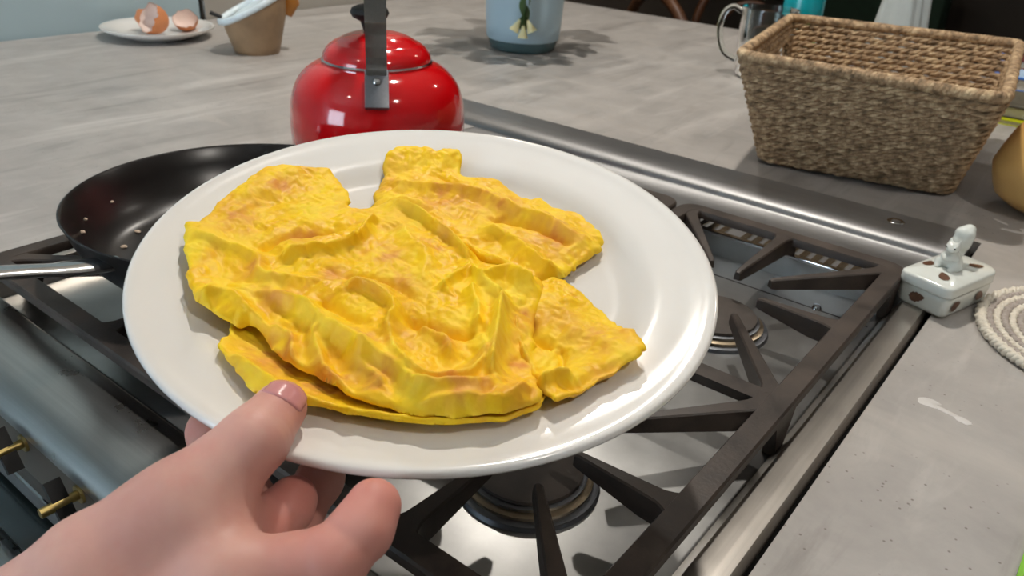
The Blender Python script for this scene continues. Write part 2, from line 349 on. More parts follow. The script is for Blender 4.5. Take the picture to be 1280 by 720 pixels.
# front: flat steel, bullnose, control panel, trim, door
pr = [(0.1875, -0.030), (0.1875, 0.0005), (0.186, 0.0015), (0.152, 0.0015)]+[(0.152-0.018*math.sin(a), 0.0015-0.014*(1-math.cos(a))) for a in np.linspace(0.15, PI/2, 9)]+[(0.134, -0.016)]
m = len(pr); V = [(x, y, z) for x in (XL, XR) for y, z in pr]
rp(G().add(V, [(i, i+1, m+i+1, m+i) for i in range(m-1)]), 'front_bullnose', 'steel', True, 60)
rp(G().box(XL, XR, 0.136, 0.165, -0.053, -0.015), 'control_panel', 'brownpanel')
rp(G().box(XL, XR, 0.1300, 0.165, -0.057, -0.053, 0.001), 'panel_trim', 'chrome')
rp(G().box(XL, XR, 0.136, 0.165, -0.085, -0.057), 'lower_strip', 'steel_dark')
rp(G().box(XL, XR, 0.150, 0.165, -0.096, -0.085), 'shadow_gap', 'gap')
dr = rp(G().box(XL+0.004, XR-0.004, 0.134, 0.165, -0.72, -0.096, 0.004), 'oven_door', 'door', True)
rp(G().tube([(XL+0.03, 0.112, -0.118), (XR-0.03, 0.112, -0.118)], 0.011, 16), 'door_rail', 'steel', True, par=dr)
for x in (XL+0.06, XR-0.06): rp(G().tube([(x, 0.112, -0.118), (x, 0.136, -0.118)], 0.008, 12), 'rail_bracket', 'black', True, par=dr)
kn0 = None
for k in range(7):
    x = -0.600+k*0.068
    g = G().tube([(x, 0.138, -0.026), (x, 0.114, -0.026)], 0.0030, 12).tube([(x, 0.1365, -0.026), (x, 0.1345, -0.026)], [0.0060, 0.0055], 20)
    kn = rp(g, 'control_knob', 'brass', True)
    c = Vector((x, 0.1255, -0.026)); d = Vector((0.55, 0, -0.83)).normalized(); n_ = Vector((0, 1, 0)); t_ = d.cross(n_)
    q = lambda s, w: [c+d*s+t_*w*a+n_*0.0045*b_ for a, b_ in ((-1, -1), (1, -1), (1, 1), (-1, 1))]
    rp(G().hexa(q(-0.014, 0.0022), q(0.014, 0.0022)), 'lever', 'black', par=kn)
# burners
def burner(x, y, s=1.0):
    z = -0.015; B = rp(G().lathe([(0.0005, 0.0034), (0.0395*s, 0.0034), (0.0420*s, 0.0028), (0.043*s, 0.0), (0.040*s, 0)], 40, (x, y, z)), 'burner', 'burner', True)
    rp(G().lathe([(0.030*s, 0.0032), (0.0380*s, 0.0034), (0.0385*s, 0.0058), (0.036*s, 0.0066), (0.030*s, 0.0066)], 40, (x, y, z)), 'flame_ring', 'brassring', True, par=B)
    rp(G().lathe([(0.030*s, 0.006), (0.0345*s, 0.0066), (0.035*s, 0.0088), (0.033*s, 0.0094), (0.028*s, 0.0094)], 40, (x, y, z)), 'flame_spreader', 'burner', True, par=B)
    rp(G().lathe([(0.0003, 0.0128), (0.0285*s, 0.0128), (0.0322*s, 0.0118), (0.0326*s, 0.0098), (0.026*s, 0.009)], 40, (x, y, z)), 'burner_cap', 'cap', True, par=B)
for x, y in ((-0.207, 0.304), (-0.207, 0.550), (-0.475, 0.335), (-0.475, 0.555)): burner(x, y)

# ------------------------------------------------------------------ cast iron grates (lift off)
ZG = 0.023
def grate(x0, x1, y0, y1, cx, cys, label):
    t = empty('cast_iron_grate', ((x0+x1)/2, (y0+y1)/2, -0.015)); tag(t, label, 'grate', 'cast iron pan grates on the cooker')
    off = Vector(((x0+x1)/2, (y0+y1)/2, -0.015))
    def part(g, name, smooth=True):
        o = g.obj(name, MAT['iron'], None, smooth, 30)
        for v in o.data.vertices: v.co -= off
        o.parent = t; return o
    bw = 0.0155; zb = 0.0160; R = 0.016
    def rrect(a0, a1, b0, b1, r, n=6):
        P = []
        for (cx_, cy_, s) in ((a1-r, b1-r, 0), (a0+r, b1-r, 1), (a0+r, b0+r, 2), (a1-r, b0+r, 3)):
            for j in range(n+1):
                a = PI/2*(s+j/n); P.append((cx_+r*math.cos(a), cy_+r*math.sin(a)))
        return P
    lay = []
    for ins, z in ((0.0, zb), (0.0, ZG-0.0015), (0.0012, ZG)): lay.append([(x, y, z) for x, y in rrect(x0+ins, x1-ins, y0+ins, y1-ins, R)])
    for ins, z in ((bw-0.001, ZG), (bw, ZG-0.0015), (bw+0.0005, zb)): lay.append([(x, y, z) for x, y in rrect(x0+ins, x1-ins, y0+ins, y1-ins, 0.006)])
    n = len(lay[0]); V = sum(lay, []); F = []
    for a in range(6):
        b_ = (a+1) % 6
        F += [(a*n+i, a*n+(i+1) % n, b_*n+(i+1) % n, b_*n+i) for i in range(n)]
    part(G().add(V, F), 'grate_frame')
    def finger(p, q, w0=0.0105, w1=0.0052, h0=0.0150, h1=0.0085):
        p = Vector((p[0], p[1], 0)); q = Vector((q[0], q[1], 0)); d = (q-p).normalized(); s = Vector((-d.y, d.x, 0))
        def sec(c, w, h, top=ZG-0.0003):
            return [c+s*(w/2)+Vector((0, 0, top-0.001)), c+s*(w/2-0.001)+Vector((0, 0, top)), c-s*(w/2-0.001)+Vector((0, 0, top)), c-s*(w/2)+Vector((0, 0, top-0.001)), c-s*(w/2+0.0005)+Vector((0, 0, top-h)), c+s*(w/2+0.0005)+Vector((0, 0, top-h))]
        S = sec(p-d*0.004, w0*2.1, h0)+sec(p+d*0.0015, w0*1.45, h0)+sec(p+d*0.006, w0*1.12, h0)+sec(p+d*0.014, w0, h0)+sec(q-d*0.003, w1, h1)+sec(q, w1*0.8, h1-0.002, ZG-0.0015)
        F = [(i*6+j, i*6+(j+1) % 6, (i+1)*6+(j+1) % 6, (i+1)*6+j) for i in range(5) for j in range(6)]+[tuple(range(6))[::-1], tuple(range(30, 36))]
        F = [f[::-1] for f in F]
        part(G().add(S, F), 'finger')
    xi0, xi1, yi0, yi1 = x0+bw, x1-bw, y0+bw, y1-bw; ym = (cys[0]+cys[1])/2; rt_ = 0.031
    g = G(); g.hexa([(xi0-0.002, ym-0.007, zb), (xi0-0.002, ym-0.007, ZG-.0004), (xi0-0.002, ym+0.007, ZG-.0004), (xi0-0.002, ym+0.007, zb)], [(xi1+0.002, ym-0.007, zb), (xi1+0.002, ym-0.007, ZG-.0004), (xi1+0.002, ym+0.007, ZG-.0004), (xi1+0.002, ym+0.007, zb)])
    part(g, 'cross_bar', False)
    for cy in cys:
        ya, yb = (yi0, ym-0.006) if cy == cys[0] else (ym+0.006, yi1)
        for sx in (-1, 1):
            xe = xi1 if sx > 0 else xi0
            finger((xe, cy), (cx+sx*rt_, cy))
            for ye in (ya, yb):
                sy = 1 if ye > cy else -1
                d = Vector((cx-xe, cy-ye)).normalized()
                outer = (ye == yi0 or ye == yi1)
                finger((xe, ye-sy*0.004 if not outer else ye-sy*0.006), (cx-d.x*0.045, cy-d.y*0.045))
        finger((cx, yi1 if cy == cys[1] else yi0), (cx, cy+(rt_ if cy == cys[1] else -rt_)))
    for fx in (x0+0.005, x1-0.005):
        for fy in (y0+0.03, ym, y1-0.03):
            sgn = 1 if fx > cx else -1
            g = G(); g.hexa([(fx-0.004, fy-0.004, -0.015), (fx+0.004, fy-0.004, -0.015), (fx+0.004, fy+0.004, -0.015), (fx-0.004, fy+0.004, -0.015)], [(fx-0.005, fy-0.018, zb+0.003), (fx+0.004, fy-0.018, zb+0.003), (fx+0.004, fy+0.018, zb+0.003), (fx-0.005, fy+0.018, zb+0.003)])
            part(g, 'foot', False)
    return t
grate(-0.312, -0.103, 0.189, 0.695, -0.207, (0.304, 0.550), 'dark cast iron grate with fingers over the right pair of burners')
grate(-0.636, -0.316, 0.189, 0.695, -0.475, (0.335, 0.555), 'dark cast iron grate under the black frying pan and red kettle')

# ------------------------------------------------------------------ plate
PC = Vector((-0.24716, 0.26419, 0.13079)); PN = Vector((0.10269514, -0.1118097, 0.98840897))
PU = Vector((0.99471288, 0.01154334, -0.10204431)); PV = PN.cross(PU)
PM = Matrix((PU, PV, PN)).transposed().to_4x4(); PM.translation = PC
pt = empty('dinner_plate'); pt.matrix_world = PM
tag(pt, 'large round white dinner plate held over the grates with the omelette on it', 'plate')
PTOP = [(0, -14), (88, -14), (93, -13.6), (98, -12.2), (102, -9.8), (106, -7.4), (110, -5.8), (114, -5.0), (124, -3.2), (130, -2.1), (132.5, -1.2), (134.5, -0.6), (137.0, 0.1), (138.6, 0.2), (139.7, -0.6), (140.0, -2.0), (139.6, -3.4), (138, -4.8), (133, -6.6), (120, -9.2), (110, -12), (104, -15), (96, -19), (88, -20.5), (87, -22.0), (84, -22.0), (82, -19.6), (40, -19.2), (0, -19)]
R_, W_ = np.array(PTOP, float).T
g = G().lathe([(max(r, 0.3)/1000, z/1000) for r, z in PTOP], 144); g.obj('plate_body', MAT['ceramic'], pt, True, 89)
PS_R = R_[:14]; PS_W = W_[:14]

# ------------------------------------------------------------------ omelette: folded sheets with real thickness
POLY={
 'base':[(-32.7,-87.7),(-29.4,-96.2),(-21.8,-104.0),(-16.3,-109.5),(-9.6,-112.8),(3.8,-116.1),(16.7,-117.9),(26.8,-115.3),(39.1,-109.3),(57.6,-100.5),(70.8,-93.0),(84.8,-82.6),(96.4,-68.8),(102.7,-55.7),(102.7,-47.4),(96.9,-32.0),(74.0,-18.3),(41.4,-33.7),(-2.5,-59.2)],
 'main':[(-96.3,-71.6),(-96.0,-64.2),(-103.9,-47.0),(-111.7,-29.1),(-117.1,-9.3),(-113.9,1.8),(-106.2,12.3),(-99.1,23.7),(-88.2,19.9),(-71.2,12.7),(-67.9,6.2),(-61.8,8.7),(-56.8,12.5),(-55.0,21.5),(-51.1,30.3),(-34.9,29.6),(-21.9,26.2),(-2.5,22.1),(6.3,18.2),(22.4,17.7),(31.0,20.2),(40.9,20.2),(48.7,24.0),(58.8,13.8),(70.0,-8.6),(84.2,-25.0),(95.6,-37.9),(102.5,-48.3),(102.5,-55.5),(95.5,-69.3),(83.4,-82.4),(68.6,-90.8),(51.9,-95.0),(38.3,-95.4),(22.6,-95.3),(11.4,-95.7),(-1.2,-95.0),(-16.6,-91.3),(-22.3,-95.1),(-28.5,-97.9),(-35.9,-101.0),(-47.5,-100.2),(-62.7,-93.2),(-79.4,-82.5)],
 'tr':[(-71.5,28.8),(-76.7,39.4),(-84.2,49.8),(-90.7,57.5),(-91.7,68.4),(-88.2,75.1),(-81.1,80.9),(-72.5,82.2),(-69.2,88.6),(-62.7,92.3),(-50.8,80.9),(-41.6,86.1),(-32.1,90.1),(-21.4,88.6),(-6.9,87.3),(-0.4,93.8),(8.6,90.0),(25.9,93.5),(37.9,87.5),(46.2,84.2),(52.6,76.1),(53.0,64.8),(52.7,52.2),(53.4,42.1),(49.0,27.3),(36.4,18.1),(17.1,16.8),(-4.1,16.6),(-29.1,19.2),(-45.5,17.9),(-59.4,18.4)],
 'rt':[(50.6,31.6),(54.8,33.8),(64.3,31.8),(77.0,28.7),(91.5,22.2),(102.6,16.8),(116.5,8.9),(118.4,-2.8),(115.0,-19.2),(112.4,-31.1),(108.9,-44.0),(106.3,-44.6),(97.1,-41.9),(90.0,-36.8),(77.4,-28.1),(63.3,-15.3),(54.8,-3.3),(50.3,7.7),(48.0,20.7)],
}
RIDGE={
 'main':[
  ([(-33.4,-81.8),(-18.0,-74.6),(-4.9,-73.2),(12.1,-76.9),(28.6,-74.3),(40.2,-75.1),(55.8,-78.2),(68.7,-78.7),(81.4,-68.2),(87.5,-57.2)],7,9,5),
  ([(27.6,-59.4),(42.0,-68.0),(50.6,-72.1),(59.9,-74.4),(69.8,-69.1),(75.7,-58.7),(71.1,-46.5),(59.2,-33.5)],5.5,7,3),
  ([(-5.2,-51.6),(-0.4,-44.5),(13.4,-46.4),(21.5,-51.5),(27.7,-62.2)],5,8,2.5),
  ([(48.5,-5.6),(62.7,-26.5),(74.0,-43.8),(84.1,-54.1)],9,5,4),
  ([(36.1,-6.2),(45.8,-19.8),(52.8,-31.2)],4,4,3),
  ([(-61.2,-55.5),(-63.5,-45.7),(-54.8,-28.8),(-48.2,-13.8)],-4,4,3),
  ([(-49.5,-56.7),(-38.7,-42.4),(-32.3,-32.2),(-28.6,-22.7)],4.5,4,3),
  ([(-85.9,-75.6),(-70.5,-69.4),(-57.1,-64.0),(-43.4,-69.1),(-30.9,-64.2),(-15.4,-52.9)],4,6,4),
  ([(-44.9,-100.9),(-39.8,-91.2),(-30.6,-89.7),(-19.4,-91.5),(-9.6,-95.0)],5,6,4),
  ([(-10.7,-90.9),(0.3,-89.3),(14.7,-96.1),(29.0,-99.7)],4,4,3),
  ([(4.6,-80.3),(18.1,-85.5),(32.6,-91.9),(45.0,-96.1)],4,4,4),
  ([(31.0,-73.4),(43.3,-82.1),(55.3,-86.7)],3.5,4,4),
  ([(-45.4,21.1),(-27.8,22.2),(-15.1,18.9),(3.7,14.9),(13.7,9.5)],5,6,2.5),
  ([(18.9,5.8),(22.2,-6.0),(25.5,-20.7)],3,4,4),
  ([(23.0,2.2),(35.6,-0.4),(48.6,-8.0)],4.5,4,3),
  ([(35.6,-0.4),(38.0,10.9),(47.1,11.5),(55.4,14.9)],5,3,5),
  ([(-30.0,8.6),(-11.0,0.6),(4.0,-9.6),(12.8,-24.1)],2.5,6,6),
  ([(-40.3,1.8),(-33.1,-15.9),(-27.9,-26.0)],4,4,4),
  ([(26.5,-48.3),(36.7,-44.1),(47.9,-41.1),(54.6,-33.3)],-5,5,5),
  ([(37.3,-49.6),(45.3,-45.8),(55.5,-47.1),(61.1,-55.8)],4,3,3),
  ([(-18.1,-44.8),(-6.6,-38.2),(7.1,-33.9),(20.9,-35.1)],-3,4,4),
  ([(74.5,-83.9),(85.3,-73.5),(94.6,-61.0),(100.1,-50.6)],3.5,4,3),
  ([(-9.1,-62.0),(2.5,-60.8),(15.8,-66.0)],-3.5,4,4),
 ],
 'tr':[
  ([(-70.0,42.5),(-47.9,51.6),(-21.3,61.5),(5.2,63.3),(29.0,67.0),(52.9,65.2)],4,7,5),
  ([(-1.7,48.1),(11.4,55.4),(29.3,59.4),(43.7,60.5)],-3.5,4,3),
  ([(-2.5,39.3),(20.7,36.9),(44.3,32.3),(59.9,33.9)],4,5,5),
  ([(-4.8,17.1),(14.5,19.3),(35.6,18.1),(53.3,20.2)],4.5,5,4),
  ([(-53.5,20.3),(-48.9,33.7),(-32.6,35.2)],2.5,5,5),
  ([(-57.8,67.6),(-47.4,64.3),(-42.0,68.4)],-2,3,3),
  ([(-6.7,61.1),(7.2,67.7),(22.5,68.7)],2,4,4),
 ],
 'rt':[
  ([(59.3,-7.0),(65.9,-18.9),(76.3,-27.7),(86.8,-35.3),(98.5,-45.9)],7,4,6),
  ([(101.0,-38.6),(110.4,-30.0),(116.1,-15.1),(119.4,-1.8)],-2.5,5,6),
  ([(86.4,-11.1),(92.3,-16.5),(97.2,-25.7)],-3,2,4),
  ([(99.5,-46.2),(98.7,-35.6),(104.7,-30.1)],4,4,3),
  ([(63.1,19.6),(80.9,7.0),(103.8,-2.1)],2.5,9,8),
  ([(64.8,-4.2),(73.6,-11.8),(83.1,-14.2)],-4,5,5),
 ],
 'base':[
  ([(-4.5,-113.8),(4.1,-113.7),(21.9,-112.4),(39.8,-109.2),(59.0,-101.3),(76.6,-90.4),(90.2,-79.2),(99.7,-67.3),(103.9,-57.1)],5,5,5),
 ],
}

BROWN=[(-93,-48,17),(-99,-13,12),(-32,48,20),(-11,63,17),(34,61,18),(5,-26,9),(-15,-18,12),(-4,8,10),(-49,-69,7),(-25,-74,10),(38,-59,8),(45,-45,8),(56,-49,5),(100,2,13),(28,-71,7),(1,-97,15),(29,-97,13),(62,-6,5),(82,-35,6),(81,-68,14),(52,-83,10),(37,-90,8),(92,-52,11),(-73,39,10),(-20,-46,8),(-56,-32,10)]
class VN:                                            # value noise
    def __init__(s, seed): s.T = np.random.default_rng(seed).random((256, 256))*2-1
    def __call__(s, x, y):
        xi = np.floor(x).astype(int); yi = np.floor(y).astype(int); fx = x-xi; fy = y-yi
        fx = fx*fx*(3-2*fx); fy = fy*fy*(3-2*fy); T = s.T; a = lambda i, j: T[(xi+i) % 256, (yi+j) % 256]
        return (a(0, 0)*(1-fx)+a(1, 0)*fx)*(1-fy)+(a(0, 1)*(1-fx)+a(1, 1)*fx)*fy
def seg_dist(X, Y, P, closed=False):
    """signed side, distance and position along a polyline"""
    best = np.full(X.shape, 1e9); side = np.zeros(X.shape); pos = np.zeros(X.shape)
    n = len(P); m = n if closed else n-1
    for i in range(m):
        ax, ay = P[i]; bx, by = P[(i+1) % n]; dx, dy = bx-ax, by-ay; L2 = dx*dx+dy*dy+1e-9
        t = np.clip(((X-ax)*dx+(Y-ay)*dy)/L2, 0, 1); d = np.hypot(X-ax-t*dx, Y-ay-t*dy)
        k = d < best; best = np.where(k, d, best); side = np.where(k, np.sign(dx*(Y-ay)-dy*(X-ax)), side); pos = np.where(k, (i+t)/m, pos)
    return best, side, pos
def inside(X, Y, P):
    c = np.zeros(X.shape, bool); n = len(P)
    for i in range(n):
        ax, ay = P[i]; bx, by = P[(i+1) % n]
        k = ((ay > Y) != (by > Y)) & (X < (bx-ax)*(Y-ay)/(by-ay+1e-12)+ax); c ^= k
    return c
om = empty('omelette'); om.matrix_world = PM
tag(om, 'folded golden yellow omelette lying on the white dinner plate', 'omelette')
vnA, vnB = VN(1), VN(2)
def sheet(key, name, lift, bulk, blen, thick, cell, wob, extra=None):
    P = [tuple(p) for p in smoothcurve(POLY[key], 4, True)]
    P = [(x+1.3*float(vnA(np.array(x*.3), np.array(y*.3))), y+1.3*float(vnB(np.array(x*.3), np.array(y*.3)))) for x, y in P]
    A = np.array(P); x0, y0 = A.min(0)-3; x1, y1 = A.max(0)+3
    xs = np.arange(x0, x1, cell); ys = np.arange(y0, y1, cell); X, Y = np.meshgrid(xs, ys, indexing='ij')
    D, _, _ = seg_dist(X, Y, P, True); ins = inside(X, Y, P); sd = np.where(ins, D, -D)
    gx, gy = np.gradient(sd, cell); gl = np.hypot(gx, gy)+1e-6
    near = sd < 0.45*cell
    X2 = np.where(near, X-gx/gl*sd, X); Y2 = np.where(near, Y-gy/gl*sd, Y); d = np.where(near, 0, sd)
    keep = sd > -0.75*cell
    Rr = np.hypot(X2, Y2); z = np.interp(Rr, PS_R, PS_W)+lift+bulk*(1-np.exp(-d/blen))
    wx_ = X2+3*vnA(X2*.06, Y2*.06); wy_ = Y2+3*vnB(X2*.06, Y2*.06)
    rid = np.zeros(X.shape)
    for pts, amp, wl, wr in RIDGE[key]:
        dd, s, pos = seg_dist(wx_, wy_, smoothcurve(pts, 4)); wd = np.where(s > 0, wl, wr)*0.72
        rid += 1.4*amp*np.exp(-(dd/wd)**1.45)*np.clip(np.minimum(pos, 1-pos)*5+0.25, 0, 1)
    z = z+rid*np.clip(d/3+0.25, 0, 1)
    z += wob*(0.9*vnA(X2*.07+9, Y2*.07)+0.4*vnB(X2*.16, Y2*.16+5)+0.22*vnA(X2*.4, Y2*.4)+0.14*vnB(X2*.9, Y2*.9)+1.5*(np.abs(vnB(wx_*.13+3, wy_*.10))-0.4)+0.9*(np.abs(vnA(wx_*.24, wy_*.30+7))-0.4))*np.clip(d/4+0.2, 0, 1)
    tt = thick*np.sqrt(np.clip(1-(1-np.clip(d/(thick*1.3), 0, 1))**2, 0, 1))
    floor_ = np.interp(Rr, PS_R, PS_W)+0.25
    bot = np.maximum(z-tt, floor_); top = np.maximum(z+tt, bot+0.02)
    idx = -np.ones(X.shape, int); c4 = keep[:-1, :-1] & keep[1:, :-1] & keep[1:, 1:] & keep[:-1, 1:]
    use = np.zeros(X.shape, bool)
    for a in (slice(0, -1), slice(1, None)):
        for b_ in (slice(0, -1), slice(1, None)): use[a, b_] |= c4
    idx[use] = np.arange(use.sum()); N = int(use.sum())
    V = np.concatenate([np.stack([X2[use], Y2[use], top[use]], 1), np.stack([X2[use], Y2[use], bot[use]], 1)])/1000
    q = np.stack([idx[:-1, :-1][c4], idx[1:, :-1][c4], idx[1:, 1:][c4], idx[:-1, 1:][c4]], 1)
    F = [tuple(r) for r in q]+[tuple(r[::-1]+N) for r in q]
    E = {}
    for r in q:
        for i in range(4):
            e = (r[i], r[(i+1) % 4]); E[e] = 1
    for (a, b_) in list(E):
        if (b_, a) not in E: F.append((b_, a, a+N, b_+N))
    o = mesh(name, V, F, MAT['egg'], om)
    bw_ = np.zeros(N)
    ux, uy = X2[use], Y2[use]; nz = 0.65+0.5*vnA(ux*.18, uy*.18)+0.35*vnB(ux*.45, uy*.45)
    for bx, by, br in BROWN: bw_ = np.maximum(bw_, np.exp(-(((ux-bx)**2+(uy-by)**2)/(br*br)))*nz)
    at = o.data.attributes.new('brown', 'FLOAT', 'POINT'); at.data.foreach_set('value', np.clip(np.concatenate([bw_, bw_*0.5])*1.05, 0, 1).astype(np.float32))
    return o
sheet('base', 'lower_egg_layer', 5.0, -1.5, 8, 1.5, 0.8, 0.6)
sheet('tr', 'egg_fold', 5.0, 4.5, 9, 1.5, 0.7, 1.0)
sheet('rt', 'egg_fold', 7.5, 2.0, 12, 1.4, 0.7, 1.0)
sheet('main', 'egg_fold', 9.0, 4.5, 10, 1.6, 0.7, 1.0)

# ------------------------------------------------------------------ hand: one continuous surface from a smooth distance field
J = {
 'fore':(-0.2526,0.0137,0.0207),
 'wrist':(-0.2251,0.0508,0.0618),
 'cmc':(-0.2164,0.0740,0.0877),
 'tmcp':(-0.2050,0.1017,0.1066),
 'tip0':(-0.2022,0.1273,0.1192),
 'ttip':(-0.2101,0.1443,0.1199),
 'pm':(-0.1776,0.0966,0.0932),
 'pp':(-0.1558,0.1220,0.0988),
 'pd':(-0.1548,0.1331,0.1039),
 'pt':(-0.1571,0.1407,0.1074),
 'rm':(-0.1991,0.1042,0.0928),
 'rp':(-0.1945,0.1238,0.0852),
 'rd':(-0.1947,0.1330,0.0889),
 'rt':(-0.1960,0.1371,0.0902),
 'mm':(-0.2205,0.1118,0.0857),
 'mp':(-0.2046,0.1422,0.0711),
 'md':(-0.2086,0.1587,0.0774),
 'mt':(-0.2175,0.1715,0.0813),
 'im':(-0.2271,0.1281,0.0817),
 'ip':(-0.2534,0.1409,0.0884),
 'id':(-0.2648,0.1605,0.0928),
 'it':(-0.2732,0.1750,0.0945),
}
J = {k: np.array(v) for k, v in J.items()}
def rcone(P, a, b, ra, rb):
    ba = b-a; L = np.linalg.norm(ba); t = np.clip(((P-a)@ba)/(L*L), 0, 1)
    return np.linalg.norm(P-a-t[:, None]*ba, axis=1)-(ra+(rb-ra)*t)
def smin(a, b, k):
    h = np.clip(0.5+0.5*(b-a)/k, 0, 1); return b*(1-h)+a*h-k*h*(1-h)
def surface_nets(f, lo, hi, h):
    n = np.ceil((hi-lo)/h).astype(int)+1
    ax = [lo[i]+h*np.arange(n[i]) for i in range(3)]
    D = np.empty(n)
    YY, ZZ = np.meshgrid(ax[1], ax[2], indexing='ij')
    for i in range(n[0]):
        P = np.stack([np.full(YY.size, ax[0][i]), YY.ravel(), ZZ.ravel()], 1); D[i] = f(P).reshape(YY.shape)
    S = D < 0; cnt = np.zeros(n-1); acc = np.zeros(tuple(n-1)+(3,))
    I = np.stack(np.meshgrid(*[np.arange(k-1) for k in n], indexing='ij'), -1).astype(float)
    cs = [(i, j, k) for i in (0, 1) for j in (0, 1) for k in (0, 1)]
    sl = lambda c: tuple(slice(c[a], n[a]-1+c[a]) for a in range(3))
    for c in cs:
        for a in range(3):
            if c[a] == 0:
                c2 = list(c); c2[a] = 1; d0, d1 = D[sl(c)], D[sl(c2)]; m = (d0 < 0) != (d1 < 0)
                t = np.where(m, d0/(d0-d1+1e-20), 0); off = np.array(c, float)
                acc[m] += off; acc[..., a][m] += t[m]; cnt += m
    has = cnt > 0; idx = -np.ones(has.shape, int); idx[has] = np.arange(has.sum())
    V = lo+h*(I[has]+acc[has]/cnt[has][:, None])
    F = []
    for a in range(3):
        b, c = (a+1) % 3, (a+2) % 3
        s0 = [slice(1, -1)]*3; s0[a] = slice(0, -1); s1 = [slice(1, -1)]*3; s1[a] = slice(1, None)
        A, B = S[tuple(s0)], S[tuple(s1)]
        for m, flip in ((A & ~B, False), (~A & B, True)):
            w = np.argwhere(m)
            if not len(w): continue
            w = w+np.array([0 if i == a else 1 for i in range(3)])
            q = []
            for ob, oc in ((0, 0), (-1, 0), (-1, -1), (0, -1)):
                ww_ = w.copy(); ww_[:, b] += ob; ww_[:, c] += oc; q.append(idx[ww_[:, 0], ww_[:, 1], ww_[:, 2]])
            q = np.stack(q, 1); F.append(q[:, ::-1] if flip else q)
    F = np.concatenate(F); F = F[(F >= 0).all(1)]
    return V, F
RAD = dict(fore=.031, wrist=.0265, cmc=.0205, tmcp=.0155, tip0=.0118, ttip=.0098, pm=.0125, pp=.0108, pd=.0100, pt=.0094, rm=.0125, rp=.0100, rd=.0090, rt=.0082,
           mm=.0130, mp=.0100, md=.0090, mt=.0080, im=.0125, ip=.0098, id=.0090, it=.0078)
_t = (J['ttip']-J['tip0'])/np.linalg.norm(J['ttip']-J['tip0']); _q = (J['pt']-J['pp'])/np.linalg.norm(J['pt']-J['pp'])
CREASE = [(J['tip0']+_t*k_, _t, 0.0007, 0.0011, 0.016) for k_ in (-0.003, 0.001, 0.0045)]+[(J['pd']*0.5+J['pp']*0.5, _q, 0.0009, 0.0012, 0.016), (J['pp']*0.8+J['pm']*0.2, (J['pp']-J['pm'])/np.linalg.norm(J['pp']-J['pm']), 0.0008, 0.0012, 0.014)]
def chain(P, ks):
    d = None
    for a, b in zip(ks[:-1], ks[1:]):
        e = rcone(P, J[a], J[b], RAD[a], RAD[b]); d = e if d is None else smin(d, e, 0.004)
    return d
def hand_sdf(P):
    palm = chain(P, ['fore', 'wrist'])
    for k, r0_, r1_ in (('pm', .019, .0135), ('rm', .018, .014), ('mm', .018, .014), ('im', .018, .0135)):
        palm = smin(palm, rcone(P, J['wrist'], J[k], r0_, r1_), 0.012)
    for a, b in (('pm', 'rm'), ('rm', 'mm'), ('mm', 'im')): palm = smin(palm, rcone(P, J[a], J[b], .0125, .0125), 0.008)
    th = chain(P, ['wrist', 'cmc', 'tmcp', 'tip0', 'ttip'])
    d = smin(palm, th, 0.014)
    web = rcone(P, J['tmcp']*0.75+J['cmc']*0.25, J['im'], .0125, .011); d = smin(d, web, 0.012)
    fs = [chain(P, [a+'m', a+'p', a+'d', a+'t']) for a in 'prmi']
    e = fs[0]
    for q in fs[1:]: e = smin(e, q, 0.0022)
    d = smin(d, e, 0.006)
    for c, ax, a_, w_, rr_ in CREASE: d = d+a_*np.exp(-(((P-c)@ax)/w_)**2)*np.exp(-(((P-c)**2).sum(1))/(rr_*rr_))
    return d
pts = np.array(list(J.values())); lo = pts.min(0)-0.04; hi = pts.max(0)+0.04
V, F = surface_nets(hand_sdf, lo, hi, 0.0014)
pn = empty('person', (0, 0, -0.9)); tag(pn, 'left hand with bare wrist holding the plate, thumb on its rim', 'person')
V = V-np.array([0, 0, -0.9])
hd = mesh('hand', V, F, MAT['skin'], pn)
sm = hd.modifiers.new('smooth', 'SMOOTH'); sm.factor = 0.5; sm.iterations = 3
fl = np.zeros(len(V))
for k, r_, s_ in (('ttip', .018, .55), ('pt', .02, .75), ('pd', .018, .6), ('pp', .018, .6), ('rt', .018, .8), ('rp', .02, .7), ('mp', .02, .6), ('ip', .02, .5), ('tip0', .016, .3), ('rm', .016, .5)):
    fl = np.maximum(fl, s_*np.exp(-((V-(J[k]+np.array([0, 0, .9])))**2).sum(1)/(r_*r_)))
at = hd.data.attributes.new('flush', 'FLOAT', 'POINT'); at.data.foreach_set('value', fl.astype(np.float32))
# thumb nail, laid onto the hand surface
tdir = J['ttip']-J['tip0']; tdir /= np.linalg.norm(tdir)
tocam = np.array([0, 0, CAMZ])-J['ttip']; nn = tocam+np.array([0.0, 0.0, 0.10]); nn -= tdir*(nn@tdir); nn /= np.linalg.norm(nn); ss = np.cross(tdir, nn)
def on_skin(base, direction, off):
    t = np.full(len(base), 0.004)
    for _ in range(40): t = t-(hand_sdf(base+direction*t[:, None])-off)*0.7*-1 if False else t+(-(hand_sdf(base+direction*t[:, None]))+off)*0.8
    return base+direction*t[:, None]
nu, nv = 13, 15; B0 = []; OFF = []; DIR = []
for i in range(nu):
    a = -1+2*i/(nu-1)
    for j in range(nv):
        b_ = j/(nv-1)
        lw = 0.0066*(1-0.10*(1-b_)) ; le = -0.0030*(1-0.35*a*a)*(1) if False else 0
        l = -0.0058*(1-0.45*a*a)*(1-b_)+b_*(0.0092-0.0028*a*a)
        B0.append(J['ttip']+tdir*l+ss*a*lw*0.55); d_ = nn+ss*a*0.75+tdir*max(0, b_-0.5)*0.7; DIR.append(d_/np.linalg.norm(d_)); OFF.append(0.00035 if 0 < i < nu-1 and 0 < j else -0.0003)
